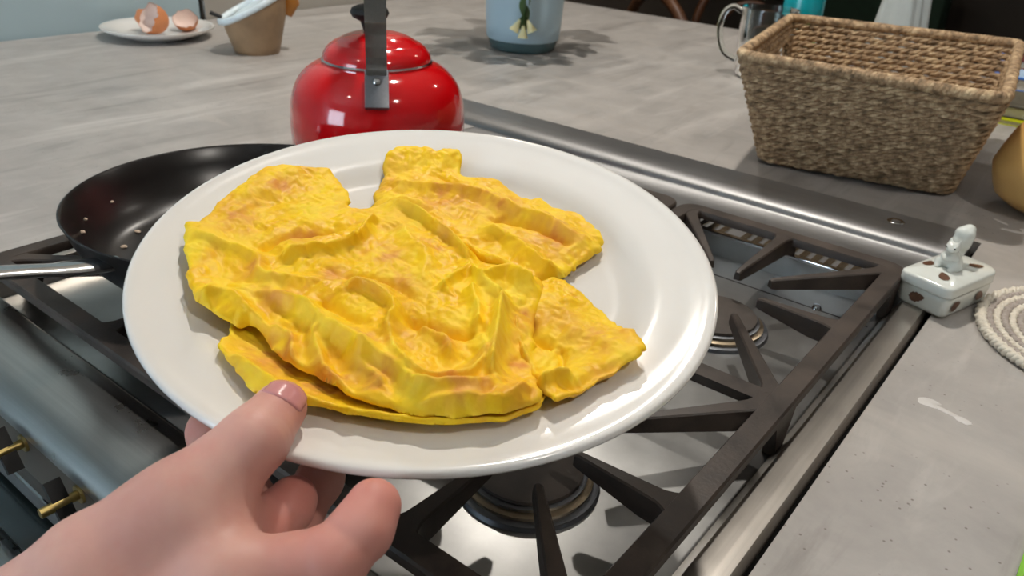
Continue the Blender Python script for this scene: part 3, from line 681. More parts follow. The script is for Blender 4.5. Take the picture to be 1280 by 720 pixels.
NV = on_skin(np.array(B0), np.array(DIR), np.array(OFF))-np.array([0, 0, -0.9])
NF = [(i*nv+j, (i+1)*nv+j, (i+1)*nv+j+1, i*nv+j+1) for i in range(nu-1) for j in range(nv-1)]
nl = mesh('thumb_nail', NV, NF, MAT['nail'], pn)
so_ = nl.modifiers.new('solid', 'SOLIDIFY'); so_.thickness = 0.0004; so_.offset = 0
fa, wr_ = Vector(J['fore']), Vector(J['wrist']); dd = (fa-wr_).normalized()
g = G().tube([fa+dd*(-0.008)-Vector((0, 0, -0.9)), fa+dd*0.06-Vector((0, 0, -0.9)), fa+dd*0.16-Vector((0, 0, -0.9))], [0.036, 0.040, 0.044], 28)
g.obj('sleeve', MAT['sleeve'], pn, True)

# ------------------------------------------------------------------ frying pan
fp = empty('frying_pan', (-0.508, 0.336, ZG)); tag(fp, 'black non-stick frying pan with steel handle behind the plate', 'frying pan')
G().lathe([(0.0003, 0.0035), (0.088, 0.0035), (0.095, 0.0045), (0.103, 0.0085), (0.112, 0.018), (0.120, 0.033), (0.1245, 0.0455), (0.1262, 0.0470)], 96).obj('cooking_surface', MAT['nonstick'], fp, True, 89)
G().lathe([(0.1262, 0.0470), (0.1275, 0.0465), (0.1262, 0.0440), (0.1215, 0.030), (0.114, 0.016), (0.104, 0.004), (0.096, 0.0008), (0.0003, 0.0005)], 96).obj('pan_body', MAT['panout'], fp, True, 89)
hs = [Vector((0.018, -0.112, 0.034)), Vector((0.018, -0.128, 0.037)), Vector((0.021, -0.150, 0.043)), Vector((0.026, -0.190, 0.056)), Vector((0.033, -0.250, 0.070)), Vector((0.038, -0.300, 0.074))]
hh = G().tube(smoothcurve(hs, 4), [0.011]*8+[0.0095]*5+[0.0115]*8, 14, True, 0.35, (0, 0, 1)).obj('handle', MAT['chrome'], fp, True)
for x in (-0.006, 0.006): G().lathe([(0.0003, 0.003), (0.002, 0.0025), (0.003, 0)], 12, (0.018+x, -0.106, 0.024)).obj('rivet', MAT['chrome'], fp, True)
for k, (x, y, zz) in enumerate(((-0.5878, 0.2506, 0.0499), (-0.572, 0.2399, 0.0477), (-0.5714, 0.2676, 0.0273), (-0.5901, 0.2892, 0.0275), (-0.6113, 0.2833, 0.0483))):
    a = [(0.0012+0.0012*random.random()) for _ in range(3)]
    bm = bmesh.new(); bmesh.ops.create_icosphere(bm, subdivisions=2, radius=1.0)
    for v in bm.verts: v.co = Vector((v.co.x*a[0]*1.3, v.co.y*a[1], v.co.z*a[2]*0.5))*(1+0.2*random.random())+Vector((0, 0, 0.0006))
    me = bpy.data.meshes.new('egg_crumb'); bm.to_mesh(me); bm.free(); me.materials.append(MAT['crumb'])
    o = link(bpy.data.objects.new('egg_crumb', me)); o.location = (x, y, zz)
    tag(o, 'tiny pale egg crumb stuck inside the frying pan', 'crumb', 'egg crumbs in the frying pan')

# ------------------------------------------------------------------ red kettle
KX, KY = -0.580, 0.542
kt = empty('kettle', (KX, KY, ZG), math.atan2(0.548, -0.572)); tag(kt, 'glossy red enamel kettle with upright steel strap handle', 'kettle')
prof = [(0.0003, 0.0), (0.070, 0.0), (0.076, 0.003), (0.0805, 0.012), (0.0835, 0.028), (0.0845, 0.045), (0.0840, 0.060), (0.0825, 0.073), (0.0785, 0.085), (0.0725, 0.0945), (0.0650, 0.1015), (0.0570, 0.1060), (0.050, 0.1085)]
G().lathe(smoothcurve(prof, 3), 80).obj('body', MAT['red'], kt, True, 89)
G().lathe([(0.0495, 0.1075), (0.0520, 0.1080), (0.0527, 0.1095), (0.0515, 0.1110), (0.0490, 0.1105)], 64, closed=True).obj('lid_seam', MAT['chrome'], kt, True)
ld_ = G().lathe(smoothcurve([(0.0515, 0.1100), (0.0505, 0.1150), (0.0470, 0.1205), (0.0420, 0.1245), (0.0400, 0.1258), (0.0375, 0.1268), (0.0300, 0.1310), (0.0180, 0.1345), (0.0003, 0.1358)], 3), 64).obj('lid', MAT['red'], kt, True, 89)
G().lathe([(0.0003, 0.159), (0.011, 0.1585), (0.0165, 0.156), (0.0180, 0.152), (0.0160, 0.148), (0.009, 0.1445), (0.006, 0.1355)], 32, (0, 0.006, 0)).obj('knob', MAT['black'], ld_, True)
# strap handle in the local x-z plane (x points away from the viewer): near bracket at -x
hp = smoothcurve([(-0.0735, 0.0960), (-0.0680, 0.1070), (-0.0650, 0.1250), (-0.0640, 0.1650), (-0.0560, 0.2050), (-0.0300, 0.2300), (0.0, 0.2370), (0.0300, 0.2300), (0.0560, 0.2050), (0.0640, 0.1650), (0.0650, 0.1250), (0.0680, 0.1070), (0.0735, 0.0960)], 4)
V = []; 
for i, q in enumerate(hp):
    t = np.array(hp[min(i+1, len(hp)-1)])-np.array(hp[max(i-1, 0)]); t /= np.linalg.norm(t); nrm = np.array([-t[1], t[0]])
    wd = 0.0085+0.0012*math.sin(PI*i/(len(hp)-1))
    for sx, sy in ((-1, -1), (1, -1), (1, 1), (-1, 1)): V.append((q[0]+nrm[0]*0.0013*sx, sy*wd, q[1]+nrm[1]*0.0013*sx))
m = len(hp); F = [(i*4+j, i*4+(j+1) % 4, (i+1)*4+(j+1) % 4, (i+1)*4+j) for i in range(m-1) for j in range(4)]+[(3, 2, 1, 0), tuple(4*(m-1)+j for j in range(4))]
hd_ = mesh('handle', V, F, MAT['chrome'], kt, False)
for s in (-1, 1):
    b_ = G().box(-0.0030, 0.0030, -0.0105, 0.0105, -0.018, 0.018, 0.001).obj('bracket', MAT['burner'], kt, True)
    b_.location = (s*0.0735, 0, 0.0985); b_.rotation_euler = (0, -s*0.66, 0)
    rv = G().lathe([(0.0003, 0.0025), (0.0022, 0.0022), (0.0038, 0.0008), (0.004, 0)], 16).obj('rivet', MAT['chrome'], b_, True); rv.location = (s*0.003, 0, 0.006); rv.rotation_euler = (0, s*PI/2, 0)
G().tube(smoothcurve([(0.070, 0, 0.045), (0.092, 0, 0.062), (0.106, 0, 0.088), (0.116, 0, 0.100)], 4), [0.019, 0.0175, 0.016, 0.0145, 0.0135, 0.013, 0.0125, 0.012, 0.0115, 0.0112, 0.011, 0.0108, 0.0106], 20).obj('spout', MAT['red'], kt, True)

# ------------------------------------------------------------------ egg shell plate
sp = empty('side_plate', (-1.408, 0.790, 0.0)); tag(sp, 'small white side plate with broken eggshells near the blue-grey wall', 'plate')
G().lathe([(0.0003, 0.006), (0.050, 0.006), (0.060, 0.008), (0.075, 0.014), (0.092, 0.0195), (0.095, 0.0195), (0.095, 0.0175), (0.078, 0.009), (0.060, 0.003), (0.054, 0.0), (0.050, 0.0), (0.048, 0.003), (0.0003, 0.003)], 64).obj('plate_body', MAT['ceramic'], sp, True, 89)
def eggshell(loc, rot, cut, seed, label, s=1.0):
    t = empty('eggshell', loc); tag(t, label, 'eggshell', 'broken eggshells on the side plate'); r = np.random.default_rng(seed)
    nU, nW = 36, 14; rim = cut+0.10*r.standard_normal(nU); rim = (rim+np.roll(rim, 1))/2
    for name, k, mat in (('outer_shell', 1.0, 'shell_out'), ('inner_membrane', 0.965, 'shell_in')):
        V = [];
        for i in range(nU):
            a = 2*PI*i/nU
            for j in range(nW+1):
                ph = rim[i]*j/nW
                rad = 0.0215*s*k; V.append((rad*math.sin(ph)*math.cos(a), rad*math.sin(ph)*math.sin(a), -1.25*rad*math.cos(ph)))
        F = [(i*(nW+1)+j, ((i+1) % nU)*(nW+1)+j, ((i+1) % nU)*(nW+1)+j+1, i*(nW+1)+j+1) for i in range(nU) for j in range(nW)]
        if name == 'inner_membrane': F = [f[::-1] for f in F]
        o = mesh(name, V, F, MAT[mat], t)
        if name == 'inner_membrane':
            pass
    t.rotation_mode = 'QUATERNION'; t.rotation_quaternion = Vector(rot).to_track_quat('Z', 'Y')
eggshell((-1.392, 0.768, 0.036), (-0.02, -0.85, 0.35), 1.65, 3, 'large brown eggshell half lying on its side with the white inside showing', 1.22)
eggshell((-1.398, 0.838, 0.033), (0.35, -0.35, 0.85), 1.35, 8, 'smaller brown eggshell half, right on the side plate', 1.08)
eggshell((-1.445, 0.790, 0.036), (-0.5, 0.1, 0.5), 1.4, 5, 'brown eggshell piece tipped over behind the two other eggshells', 1.0)

# ------------------------------------------------------------------ salt pot with slanted opening
sa = empty('salt_pot', (-1.205, 0.850, 0.0)); tag(sa, 'brown stoneware salt pot with slanted pale rim beside the eggshell plate', 'pot')
vd = Vector((-1.205, 0.850, 0)).normalized(); rt = Vector((vd.y, -vd.x, 0))*-1          # image-left direction on the worktop
left = Vector((-vd.y, vd.x, 0))
nU = 48; NR = 8; V = []
for i in range(nU):
    a = 2*PI*i/nU; dv = Vector((math.cos(a), math.sin(a), 0)); lf = dv.dot(left)
    for j in range(NR+1):
        t = j/NR; zt = 0.074-0.027*lf; z = zt*t; r = 0.037+0.0165*min(1, z/0.07)*(1 if True else 0); r += 0.004*max(0, lf)*t
        V.append((dv.x*r, dv.y*r, z))
F = [(i*(NR+1)+j, ((i+1) % nU)*(NR+1)+j, ((i+1) % nU)*(NR+1)+j+1, i*(NR+1)+j+1) for i in range(nU) for j in range(NR)]+[tuple(i*(NR+1) for i in range(nU))[::-1]]
mesh('pot_body', V, F, MAT['stoneware'], sa)
V = []
for i in range(nU):
    a = 2*PI*i/nU; dv = Vector((math.cos(a), math.sin(a), 0)); lf = dv.dot(left); zt = 0.074-0.027*lf; r = 0.0525+0.0035*max(0, lf)+0.0005*lf
    for rr_, dz in ((r+0.003, -0.002), (r+0.004, 0.004), (r+0.001, 0.008), (r-0.004, 0.008), (r-0.006, 0.002), (r-0.006, -0.004)): V.append((dv.x*rr_, dv.y*rr_, zt+dz))
F = [(i*6+j, ((i+1) % nU)*6+j, ((i+1) % nU)*6+(j+1) % 6, i*6+(j+1) % 6) for i in range(nU) for j in range(6)]
mesh('rim', V, F, MAT['bluewhite'], sa)
V = [(0, 0, 0.074+0.002)]+[(math.cos(2*PI*i/nU)*0.047, math.sin(2*PI*i/nU)*0.047, 0.075-0.027*Vector((math.cos(2*PI*i/nU), math.sin(2*PI*i/nU), 0)).dot(left)) for i in range(nU)]
mesh('lid', V, [(0, 1+i, 1+(i+1) % nU) for i in range(nU)], MAT['bluewhite'], sa)
rg = -left
G().tube([rg*0.052+Vector((0, 0, 0.062)), rg*0.060+Vector((0, 0, 0.080)), rg*0.056+Vector((0, 0, 0.104))], [0.010, 0.015, 0.013], 16).obj('hood', MAT['ochre'], sa, True)
G().tube([left*0.052+Vector((0, 0, 0.056)), left*0.070+Vector((0, 0, 0.064))], [0.003, 0.0035], 10).obj('lid_knob', MAT['black'], sa, True)

# ------------------------------------------------------------------ flower pot with plant
pp_ = empty('potted_plant', (-0.945, 1.255, 0.0)); tag(pp_, 'pale blue flower pot with dark base, leaves and cream flowers hanging over', 'potted plant')
G().lathe([(0.0003, 0.001), (0.055, 0.0), (0.061, 0.003), (0.064, 0.012), (0.0655, 0.020)], 64).obj('pot_base', MAT['potdark'], pp_, True, 60)
G().lathe([(0.0655, 0.020), (0.068, 0.022), (0.0705, 0.05), (0.074, 0.12), (0.075, 0.150), (0.072, 0.152), (0.069, 0.14), (0.0003, 0.138)], 64).obj('pot_body', MAT['potblue'], pp_, True, 50)
G().lathe([(0.0003, 0.142), (0.069, 0.1385)], 32).obj('soil', MAT['soil'], pp_)
def leaf_mesh(L, W, cup=0.25):
    V = []; n = 7
    for i in range(n):
        t = i/(n-1); wv = W*math.sin(PI*min(1, t*0.97+0.03))**0.8*(1-0.25*t); z = -0.35*L*t*t
        for s in (-1, 0, 1): V.append((L*t, s*wv, z+abs(s)*wv*cup))
    return V, [(i*3+j, (i+1)*3+j, (i+1)*3+j+1, i*3+j+1) for i in range(n-1) for j in range(2)]
LV, LF = leaf_mesh(0.045, 0.015)
lme = bpy.data.meshes.new('leaf'); lme.from_pydata(LV, [], LF); lme.materials.append(MAT['leaf']); lme.polygons.foreach_set('use_smooth', [True]*len(lme.polygons))
pr_ = random.Random(4)
def put_leaf(p, d, s):
    o = bpy.data.objects.new('leaf', lme); link(o, pp_); d = Vector(d).normalized()
    o.location = p; o.rotation_mode = 'QUATERNION'; o.rotation_quaternion = d.to_track_quat('X', 'Z'); o.scale = (s, s, s)
for k in range(16):
    a = 2*PI*k/16+0.2; rad = 0.06+0.06*pr_.random(); top = 0.19+0.14*pr_.random()
    P = smoothcurve([(0.02*math.cos(a), 0.02*math.sin(a), 0.14), (0.5*rad*math.cos(a), 0.5*rad*math.sin(a), top), (rad*math.cos(a)*1.2, rad*math.sin(a)*1.2, top-0.02), (rad*1.6*math.cos(a), rad*1.6*math.sin(a), top-0.07)], 4)
    G().tube(P, 0.0014, 6).obj('stem', MAT['stem'], pp_, True)
    for j in range(2, len(P), 1):
        b_ = a+(-1)**j*0.9; put_leaf(P[j], (math.cos(b_), math.sin(b_), 0.1), 0.8+0.4*pr_.random())
# hanging sprig over the near face, with flowers
nd_ = Vector((0.945, -1.255, 0)).normalized(); sd_ = Vector((-nd_.y, nd_.x, 0))
P = smoothcurve([Vector((0, 0, 0.14))+nd_*0.05, Vector((0, 0, 0.165))+nd_*0.085-sd_*0.004, Vector((0, 0, 0.13))+nd_*0.098+sd_*0.0, Vector((0, 0, 0.075))+nd_*0.094+sd_*0.0], 5)
G().tube(P, 0.0016, 6).obj('stem', MAT['stem'], pp_, True)
for j, s_, k_ in ((8, -1, 0.9), (10, 1, 0.85), (12, -0.35, 0.9), (13, 0.5, 0.95), (15, 0.0, 0.7), (5, 1.6, 1.0), (5, -1.8, 1.0)):
    put_leaf(P[j], Vector(sd_)*s_*0.55+Vector((0, 0, -1 if abs(s_) < 1.2 else -0.2))+nd_*0.12, k_)
for s, dz in ((-1, 0.0), (0.0, -0.010), (1, 0.0)):
    c = Vector((0, 0, 0.060+dz))+nd_*0.095+sd_*0.010*s; g = G()
    d = (sd_*s*0.5+Vector((0, 0, -1))+nd_*0.1).normalized(); e1 = d.cross(nd_).normalized(); e2 = d.cross(e1)
    g.tube([c-d*0.008, c+d*0.002, c+d*0.014], [0.002, 0.005, 0.0095], 12, False); g.obj('flower', MAT['petal'], pp_, True)

# ------------------------------------------------------------------ seagrass basket
bk = empty('seagrass_basket', (-0.26, 1.06, 0.0)); tag(bk, 'tapered rectangular woven seagrass basket standing on the worktop', 'basket')
B0c = [(-0.335, 0.935), (-0.130, 0.982), (-0.165, 1.215), (-0.395, 1.165)]; B1c = [(-0.358, 0.873), (-0.096, 0.888), (-0.143, 1.275), (-0.427, 1.205)]
HB = 0.133
def loop(t, r=0.020, inset=0.0, n=5):
    C = [np.array(a)*(1-t)+np.array(b_)*t for a, b_ in zip(B0c, B1c)]; P = []
    cen = sum(C)/4; C = [c+(cen-c)/np.linalg.norm(cen-c)*inset*1.4 for c in C]
    for i in range(4):
        p, a, b_ = C[i], C[i-1], C[(i+1) % 4]; d0 = (a-p)/np.linalg.norm(a-p); d1 = (b_-p)/np.linalg.norm(b_-p)
        for j in range(n+1):
            s = j/n; P.append((p+d0*r)*(1-s)**2+p*2*s*(1-s)+(p+d1*r)*s*s)
    return P
def resample(P, step):
    P = [np.array(p) for p in P]+[np.array(P[0])]; seg = [np.linalg.norm(P[i+1]-P[i]) for i in range(len(P)-1)]; cum = np.r_[0, np.cumsum(seg)]
    n = int(cum[-1]/step); s = np.linspace(0, cum[-1], n, endpoint=False); A = np.array(P)
    return np.stack([np.interp(s, cum, A[:, i]) for i in range(A.shape[1])], 1), cum[-1]
def rope(P, rad, pitch, strands=2, ns=6, closed=True, sq=1.0, phase=0.0, wav=0.0, gaps=None):
    """twisted strands along a 3-d path"""
    n = len(P); V = []; F = []
    T = np.roll(P, -1, 0)-np.roll(P, 1, 0)
    if not closed: T[0] = P[1]-P[0]; T[-1] = P[-1]-P[-2]
    T /= np.linalg.norm(T, axis=1)[:, None]; Z = np.array([0, 0, 1.0]); A = np.cross(T, Z); A /= np.linalg.norm(A, axis=1)[:, None]; Bv = np.cross(A, T)
    ds = np.r_[0, np.cumsum(np.linalg.norm(np.diff(P, axis=0), axis=1))]; tot = ds[-1]+np.linalg.norm(P[0]-P[-1])
    turns = max(1, round(tot/pitch)); cr = rad*0.52
    for k in range(strands):
        ph = 2*PI*(turns*ds/tot+k/strands)+phase
        C = P+(A*np.cos(ph)[:, None]+Bv*np.sin(ph)[:, None])*(rad-cr)*np.array([1, 1, sq])
        T2 = np.roll(C, -1, 0)-np.roll(C, 1, 0)
        if not closed: T2[0] = C[1]-C[0]; T2[-1] = C[-1]-C[-2]
        T2 /= np.linalg.norm(T2, axis=1)[:, None]; A2 = np.cross(T2, Z); A2 /= np.linalg.norm(A2, axis=1)[:, None]; B2 = np.cross(A2, T2)
        base = len(V)
        for i in range(n):
            for j in range(ns):
                q = 2*PI*j/ns; V.append(C[i]+(A2[i]*math.cos(q)+B2[i]*math.sin(q)*sq)*cr*1.15)
        for i in range(n if closed else n-1):
            if gaps is not None and (gaps[i] or gaps[(i+1) % n]): continue
            i2 = (i+1) % n
            F += [(base+i*ns+j, base+i2*ns+j, base+i2*ns+(j+1) % ns, base+i*ns+(j+1) % ns) for j in range(ns)]
    return V, F
BO = np.array([-0.26, 1.06, 0.0]); NROW = 16
for k in range(NROW):
    t = (k+0.5)/NROW; z = 0.004+t*(HB-0.010)
    P2, tot = resample(loop(t), 0.0022); n = len(P2)
    jit = 0.0006*np.sin(np.arange(n)*2*PI/n*23+k*1.7)+0.0005*np.sin(np.arange(n)*2*PI/n*57+k*2.9)
    P3 = np.c_[P2, z+jit]; gaps = None
    if 0.66 < t < 0.84:
        gaps = np.zeros(n, bool); hl = np.array([-0.418, 1.130]); hr = np.array([-0.122, 1.11])
        gaps |= np.linalg.norm(P2-hl, axis=1) < 0.034; gaps |= np.linalg.norm(P2-hr, axis=1) < 0.034
    V, F = rope(P3, 0.0052, 0.034, 3, 6, True, 0.84, k*2.1, gaps=gaps)
    mesh('rope_row', np.array(V)-BO, F, MAT['seagrass'], bk)
P2, tot = resample(loop(1.0, 0.018), 0.0022); V, F = rope(np.c_[P2, np.full(len(P2), HB)], 0.0064, 0.014, 3, 6)
mesh('rim_rope', np.array(V)-BO, F, MAT['seagrass'], bk)
lp = loop(0.0); cen = np.mean(lp, 0); V = [(p[0]-BO[0], p[1]-BO[1], z) for z in (0.002, 0.005) for p in lp]; n = len(lp)
mesh('basket_bottom', V, [tuple(range(n))[::-1], tuple(range(n, 2*n))], MAT['seagrass'], bk, False)
for i, (a, b_) in enumerate(zip(B0c, B1c)):                   # corner uprights inside the weave
    for s in range(9):
        c0 = np.array(B0c[i])+(np.array(B0c[(i+1) % 4])-np.array(B0c[i]))*(s+0.5)/9; c1 = np.array(B1c[i])+(np.array(B1c[(i+1) % 4])-np.array(B1c[i]))*(s+0.5)/9
        if (i in (1, 3)) and 3 <= s <= 6: c1 = c0+(c1-c0)*0.62; zt = HB*0.62
        else: zt = HB
        m0 = (cen-c0)/np.linalg.norm(cen-c0)*0.0
        G().tube([tuple(c0-BO[:2]+m0)+(0.003,), tuple(c1-BO[:2]+m0)+(zt,)], 0.0016, 6).obj('upright', MAT['seagrass'], bk, True)

# ------------------------------------------------------------------ glass jug and bottle behind the basket
jg = empty('glass_jug', (-0.533, 1.400, 0.0)); tag(jg, 'clear glass jug with a looped handle behind the basket', 'jug')
G().lathe([(0.0003, 0.004), (0.036, 0.004), (0.040, 0.010), (0.043, 0.060), (0.0455, 0.112), (0.0470, 0.116), (0.0475, 0.113), (0.0455, 0.060), (0.0425, 0.008), (0.038, 0.0005), (0.0003, 0.0005)], 48).obj('jug_body', MAT['glass'], jg, True, 60)
jl = Vector((-1.395, -0.545, 0)).normalized()
G().tube(smoothcurve([jl*0.045+Vector((0, 0, 0.106)), jl*0.062+Vector((0, 0, 0.113)), jl*0.076+Vector((0, 0, 0.100)), jl*0.078+Vector((0, 0, 0.070)), jl*0.066+Vector((0, 0, 0.038)), jl*0.044+Vector((0, 0, 0.026))], 5), 0.0050, 12).obj('handle', MAT['glass'], jg, True)
bo = empty('soap_bottle', (-0.520, 1.520, 0.0)); tag(bo, 'green bottle with a teal top standing behind the jug', 'bottle')
G().lathe([(0.0003, 0.0), (0.030, 0.0), (0.033, 0.004), (0.033, 0.085), (0.031, 0.092), (0.0003, 0.092)], 36).obj('bottle_body', MAT['greenglass'], bo, True, 60)
G().lathe([(0.034, 0.088), (0.0355, 0.092), (0.0355, 0.128), (0.032, 0.140), (0.018, 0.152), (0.013, 0.165), (0.012, 0.18), (0.0003, 0.181)], 36).obj('cap', MAT['teal'], bo, True, 60)

# ------------------------------------------------------------------ white cloth bag
cb = empty('linen_bag', (-0.400, 1.720, 0.0)); nU, nW = 60, 18; V = []
for i in range(nU):
    a = 2*PI*i/nU
    for j in range(nW+1):
        t = j/nW; r = (0.050-0.022*t**0.9)*(1+0.10*(0.3+t)*math.sin(5*a+2*t)+0.05*math.sin(11*a+3*t)); V.append((r*math.cos(a)*1.15, r*math.sin(a)*0.8, 0.19*t))
F = [(i*(nW+1)+j, ((i+1) % nU)*(nW+1)+j, ((i+1) % nU)*(nW+1)+j+1, i*(nW+1)+j+1) for i in range(nU) for j in range(nW)]+[tuple(i*(nW+1) for i in range(nU))[::-1], tuple(i*(nW+1)+nW for i in range(nU))]
mesh('bag_body', V, F, MAT['cloth'], cb); tag(cb, 'gathered white cloth bag standing beyond the basket', 'bag')

# ------------------------------------------------------------------ books
bz = 0.0
for nm, cov, th, x0, x1, y0, y1, rz, lab in (
    ('lime', 'booklime', 0.008, -0.185, 0.03, 1.405, 1.66, 0.02, 'thin lime-yellow book at the bottom of the book pile'),
    ('dark', 'bookdark', 0.016, -0.180, 0.04, 1.415, 1.67, -0.05, 'grey-brown book second from the bottom of the pile'),
    ('pale', 'pages', 0.026, -0.178, 0.02, 1.425, 1.66, 0.03, 'thick cream book under the blue one in the pile'),
    ('blue', 'bookblue', 0.018, -0.195, 0.015, 1.410, 1.64, 0.12, 'blue-covered book second from the top of the pile'),
    ('red', 'bookred', 0.012, -0.165, 0.01, 1.490, 1.66, 0.05, 'dark red-brown book on top of the pile')):
    t = empty('book', ((x0+x1)/2, (y0+y1)/2, bz), rz); tag(t, lab+' behind the basket', 'book', 'books piled behind the basket')
    w_, d_ = (x1-x0)/2, (y1-y0)/2
    G().box(-w_+0.003, w_-0.003, -d_+0.003, d_-0.003, 0.0012, th-0.0016).obj('pages', MAT['pages'], t)
    G().box(-w_, w_, -d_, d_, th-0.0016, th).obj('cover', MAT[cov], t); G().box(-w_, w_, -d_, d_, 0.0, 0.0012).obj('cover', MAT[cov], t)
    G().box(w_-0.003, w_, -d_, d_, 0.0012, th-0.0016).obj('spine', MAT[cov], t)
    if nm == 'blue': G().box(-w_+0.01, -w_+0.07, -d_+0.01, d_-0.05, th, th+0.0003).obj('cover_print', MAT['bookpale'], t)
    bz += th+0.0004

# ------------------------------------------------------------------ butternut squash
sq = empty('butternut_squash', (-0.040, 1.006, 0.0)); tag(sq, 'tan butternut squash standing on the worktop right of the basket', 'squash')
P = smoothcurve([(0, 0, 0.0), (0, 0, 0.004), (0, 0, 0.018), (0.0, 0, 0.045), (0.004, 0, 0.075), (0.012, 0.004, 0.105), (0.022, 0.008, 0.140), (0.030, 0.010, 0.170), (0.033, 0.011, 0.183), (0.034, 0.011, 0.188)], 3)
Rk = np.interp(np.linspace(0, 9, len(P)), range(10), [0.004, 0.030, 0.052, 0.0625, 0.055, 0.040, 0.035, 0.034, 0.024, 0.006])
g = G().tube(P, [float(r) for r in Rk], 36); g.obj('squash_body', MAT['squash'], sq, True, 89)
G().tube([(0.034, 0.011, 0.186), (0.037, 0.012, 0.205)], [0.008, 0.006], 8).obj('stem', MAT['squashstem'], sq, True)

# ------------------------------------------------------------------ porcelain squirrel box
a_ = math.atan2(0.082, 0.025); sb = empty('trinket_box', (-0.0735, 0.7000, 0.0024), a_); tag(sb, 'little white porcelain box with a squirrel on its lid, at the cooker corner', 'box')
def rbox(hx0, hy, z0, z1, r, taper=0.0, dome=0.0, n=6, notch=0.0):
    P = []
    for (sx, sy, s, rad) in ((1, 1, 0, r*2.2), (-1, 1, 1, r), (-1, -1, 2, r), (1, -1, 3, r*2.2)):
        cx_, cy_ = sx*(hx0-rad), sy*(hy-rad)
        for j in range(n+1):
            an = PI/2*(s+j/n); P.append((cx_+rad*math.cos(an), cy_+rad*math.sin(an)))
    m = len(P); rings = []
    for z, k in ((z0, 1-taper), (z0+(z1-z0)*0.15, 1-taper*0.6), (z1-(z1-z0)*0.25, 1.0), (z1-(z1-z0)*0.08, 0.985), (z1, 0.94), (z1+dome, 0.5), (z1+dome*1.1, 0.01)): rings.append([(x*k, y*k, z) for x, y in P])
    V = sum(rings, []); F = [tuple(range(m))[::-1]]+[(q*m+i, q*m+(i+1) % m, (q+1)*m+(i+1) % m, (q+1)*m+i) for q in range(len(rings)-1) for i in range(m)]
    return V, F
V, F = rbox(0.0385, 0.0215, 0.0, 0.0175, 0.006, 0.07); mesh('box_base', V, F, MAT['porcelain'], sb)
V, F = rbox(0.0395, 0.0225, 0.0178, 0.0270, 0.007, 0.0, 0.0018); lid = mesh('lid', V, F, MAT['porcelain'], sb)
for (px, py, pz, ax, rot, s) in ((-0.0245, -0.0218, 0.0095, 'y-', 0.2, 1), (0.012, -0.0218, 0.0095, 'y-', -0.3, 1), (-0.0388, 0.003, 0.0095, 'x-', 0.3, 1)):
    # oak-leaf print: lobed thin patch just proud of the glaze
    V = [(0, 0)]+[((0.0064+0.0005*math.sin(11*t))*math.cos(t), (0.0040*(1-0.35*math.cos(t))+0.0005*math.sin(13*t))*math.sin(t)) for t in np.linspace(0, 2*PI, 42, endpoint=False)]
    c_, s_ = math.cos(rot), math.sin(rot); V = [(x*c_-y*s_, x*s_+y*c_) for x, y in V]
    if ax == 'y-': V3 = [(px+x, py-0.0004, pz+y) for x, y in V]
    else: V3 = [(px+0.0002, py-x, pz+y) for x, y in V]
    mesh('leaf_print', V3, [(0, 1+i, 1+(i+1) % 42) for i in range(42)], MAT['leaf_print'], sb)
for px, py, rot in ((-0.024, -0.006, 0.7), (0.021, -0.009, -0.4), (0.022, 0.012, 0.3), (-0.010, 0.015, 0.2)):
    V = [(0, 0)]+[((0.0066+0.0005*math.sin(11*t))*math.cos(t), (0.0038*(1-0.35*math.cos(t))+0.0005*math.sin(13*t))*math.sin(t)) for t in np.linspace(0, 2*PI, 42, endpoint=False)]
    c_, s_ = math.cos(rot), math.sin(rot)
    def lz(x, y):
        k = max(abs(x)/0.0395, abs(y)/0.0225); return 0.0270+0.0018*min(1, max(0, (0.94-k)/0.44))+0.0004
    V3 = [(px+x*c_-y*s_, py+x*s_+y*c_, lz(px+x*c_-y*s_, py+x*s_+y*c_)) for x, y in V]
    mesh('leaf_print', V3, [(0, 1+i, 1+(i+1) % 42) for i in range(42)], MAT['leaf_print'], lid)
# squirrel: one continuous figure; local -x is towards the cooker (image left)
SQ = dict(b0=(0.002, 0, 0.008, .0085), b1=(-0.001, 0, 0.016, .0062), nk=(-0.004, 0, 0.021, .0042), hd=(-0.006, -0.001, 0.0255, .0055), sn=(-0.0105, -0.0025, 0.0245, .0026),
          e1=(-0.0045, -0.004, 0.0290, .0024), e2=(-0.0045, 0.0025, 0.0290, .0024), g1=(-0.0040, -0.0052, 0.0350, .0006), g2=(-0.0040, 0.0036, 0.0350, .0006), t0=(0.008, 0.001, 0.006, .0040), t1=(0.0135, 0.002, 0.014, .0052), t2=(0.0140, 0.002, 0.025, .0080), t3=(0.0165, 0.002, 0.035, .0082), t4=(0.0215, 0.002, 0.0390, .0055),
          a0=(-0.003, -0.006, 0.014, .0026), a1=(-0.009, -0.003, 0.014, .0020), c0=(-0.003, 0.006, 0.014, .0026), l0=(-0.002, -0.007, 0.005, .0050), l1=(-0.002, 0.007, 0.005, .0050), f0=(-0.010, -0.006, 0.0015, .0024), f1=(-0.010, 0.006, 0.0015, .0024), nt=(-0.0105, 0, 0.0135, .0026))
def sq_sdf(P):
    d = None
    for a, b_ in (('b0', 'b1'), ('b1', 'nk'), ('nk', 'hd'), ('hd', 'sn'), ('e1', 'g1'), ('e2', 'g2'), ('b0', 't0'), ('t0', 't1'), ('t1', 't2'), ('t2', 't3'), ('t3', 't4'), ('a0', 'a1'), ('c0', 'nt'), ('b0', 'l0'), ('b0', 'l1'), ('l0', 'f0'), ('l1', 'f1')):
        A, B_ = SQ[a], SQ[b_]; e = rcone(P, np.array(A[:3]), np.array(B_[:3]), A[3], B_[3]); d = e if d is None else smin(d, e, 0.0022)
    return d
V, F = surface_nets(sq_sdf, np.array([-0.018, -0.018, -0.006]), np.array([0.032, 0.018, 0.048]), 0.0008)
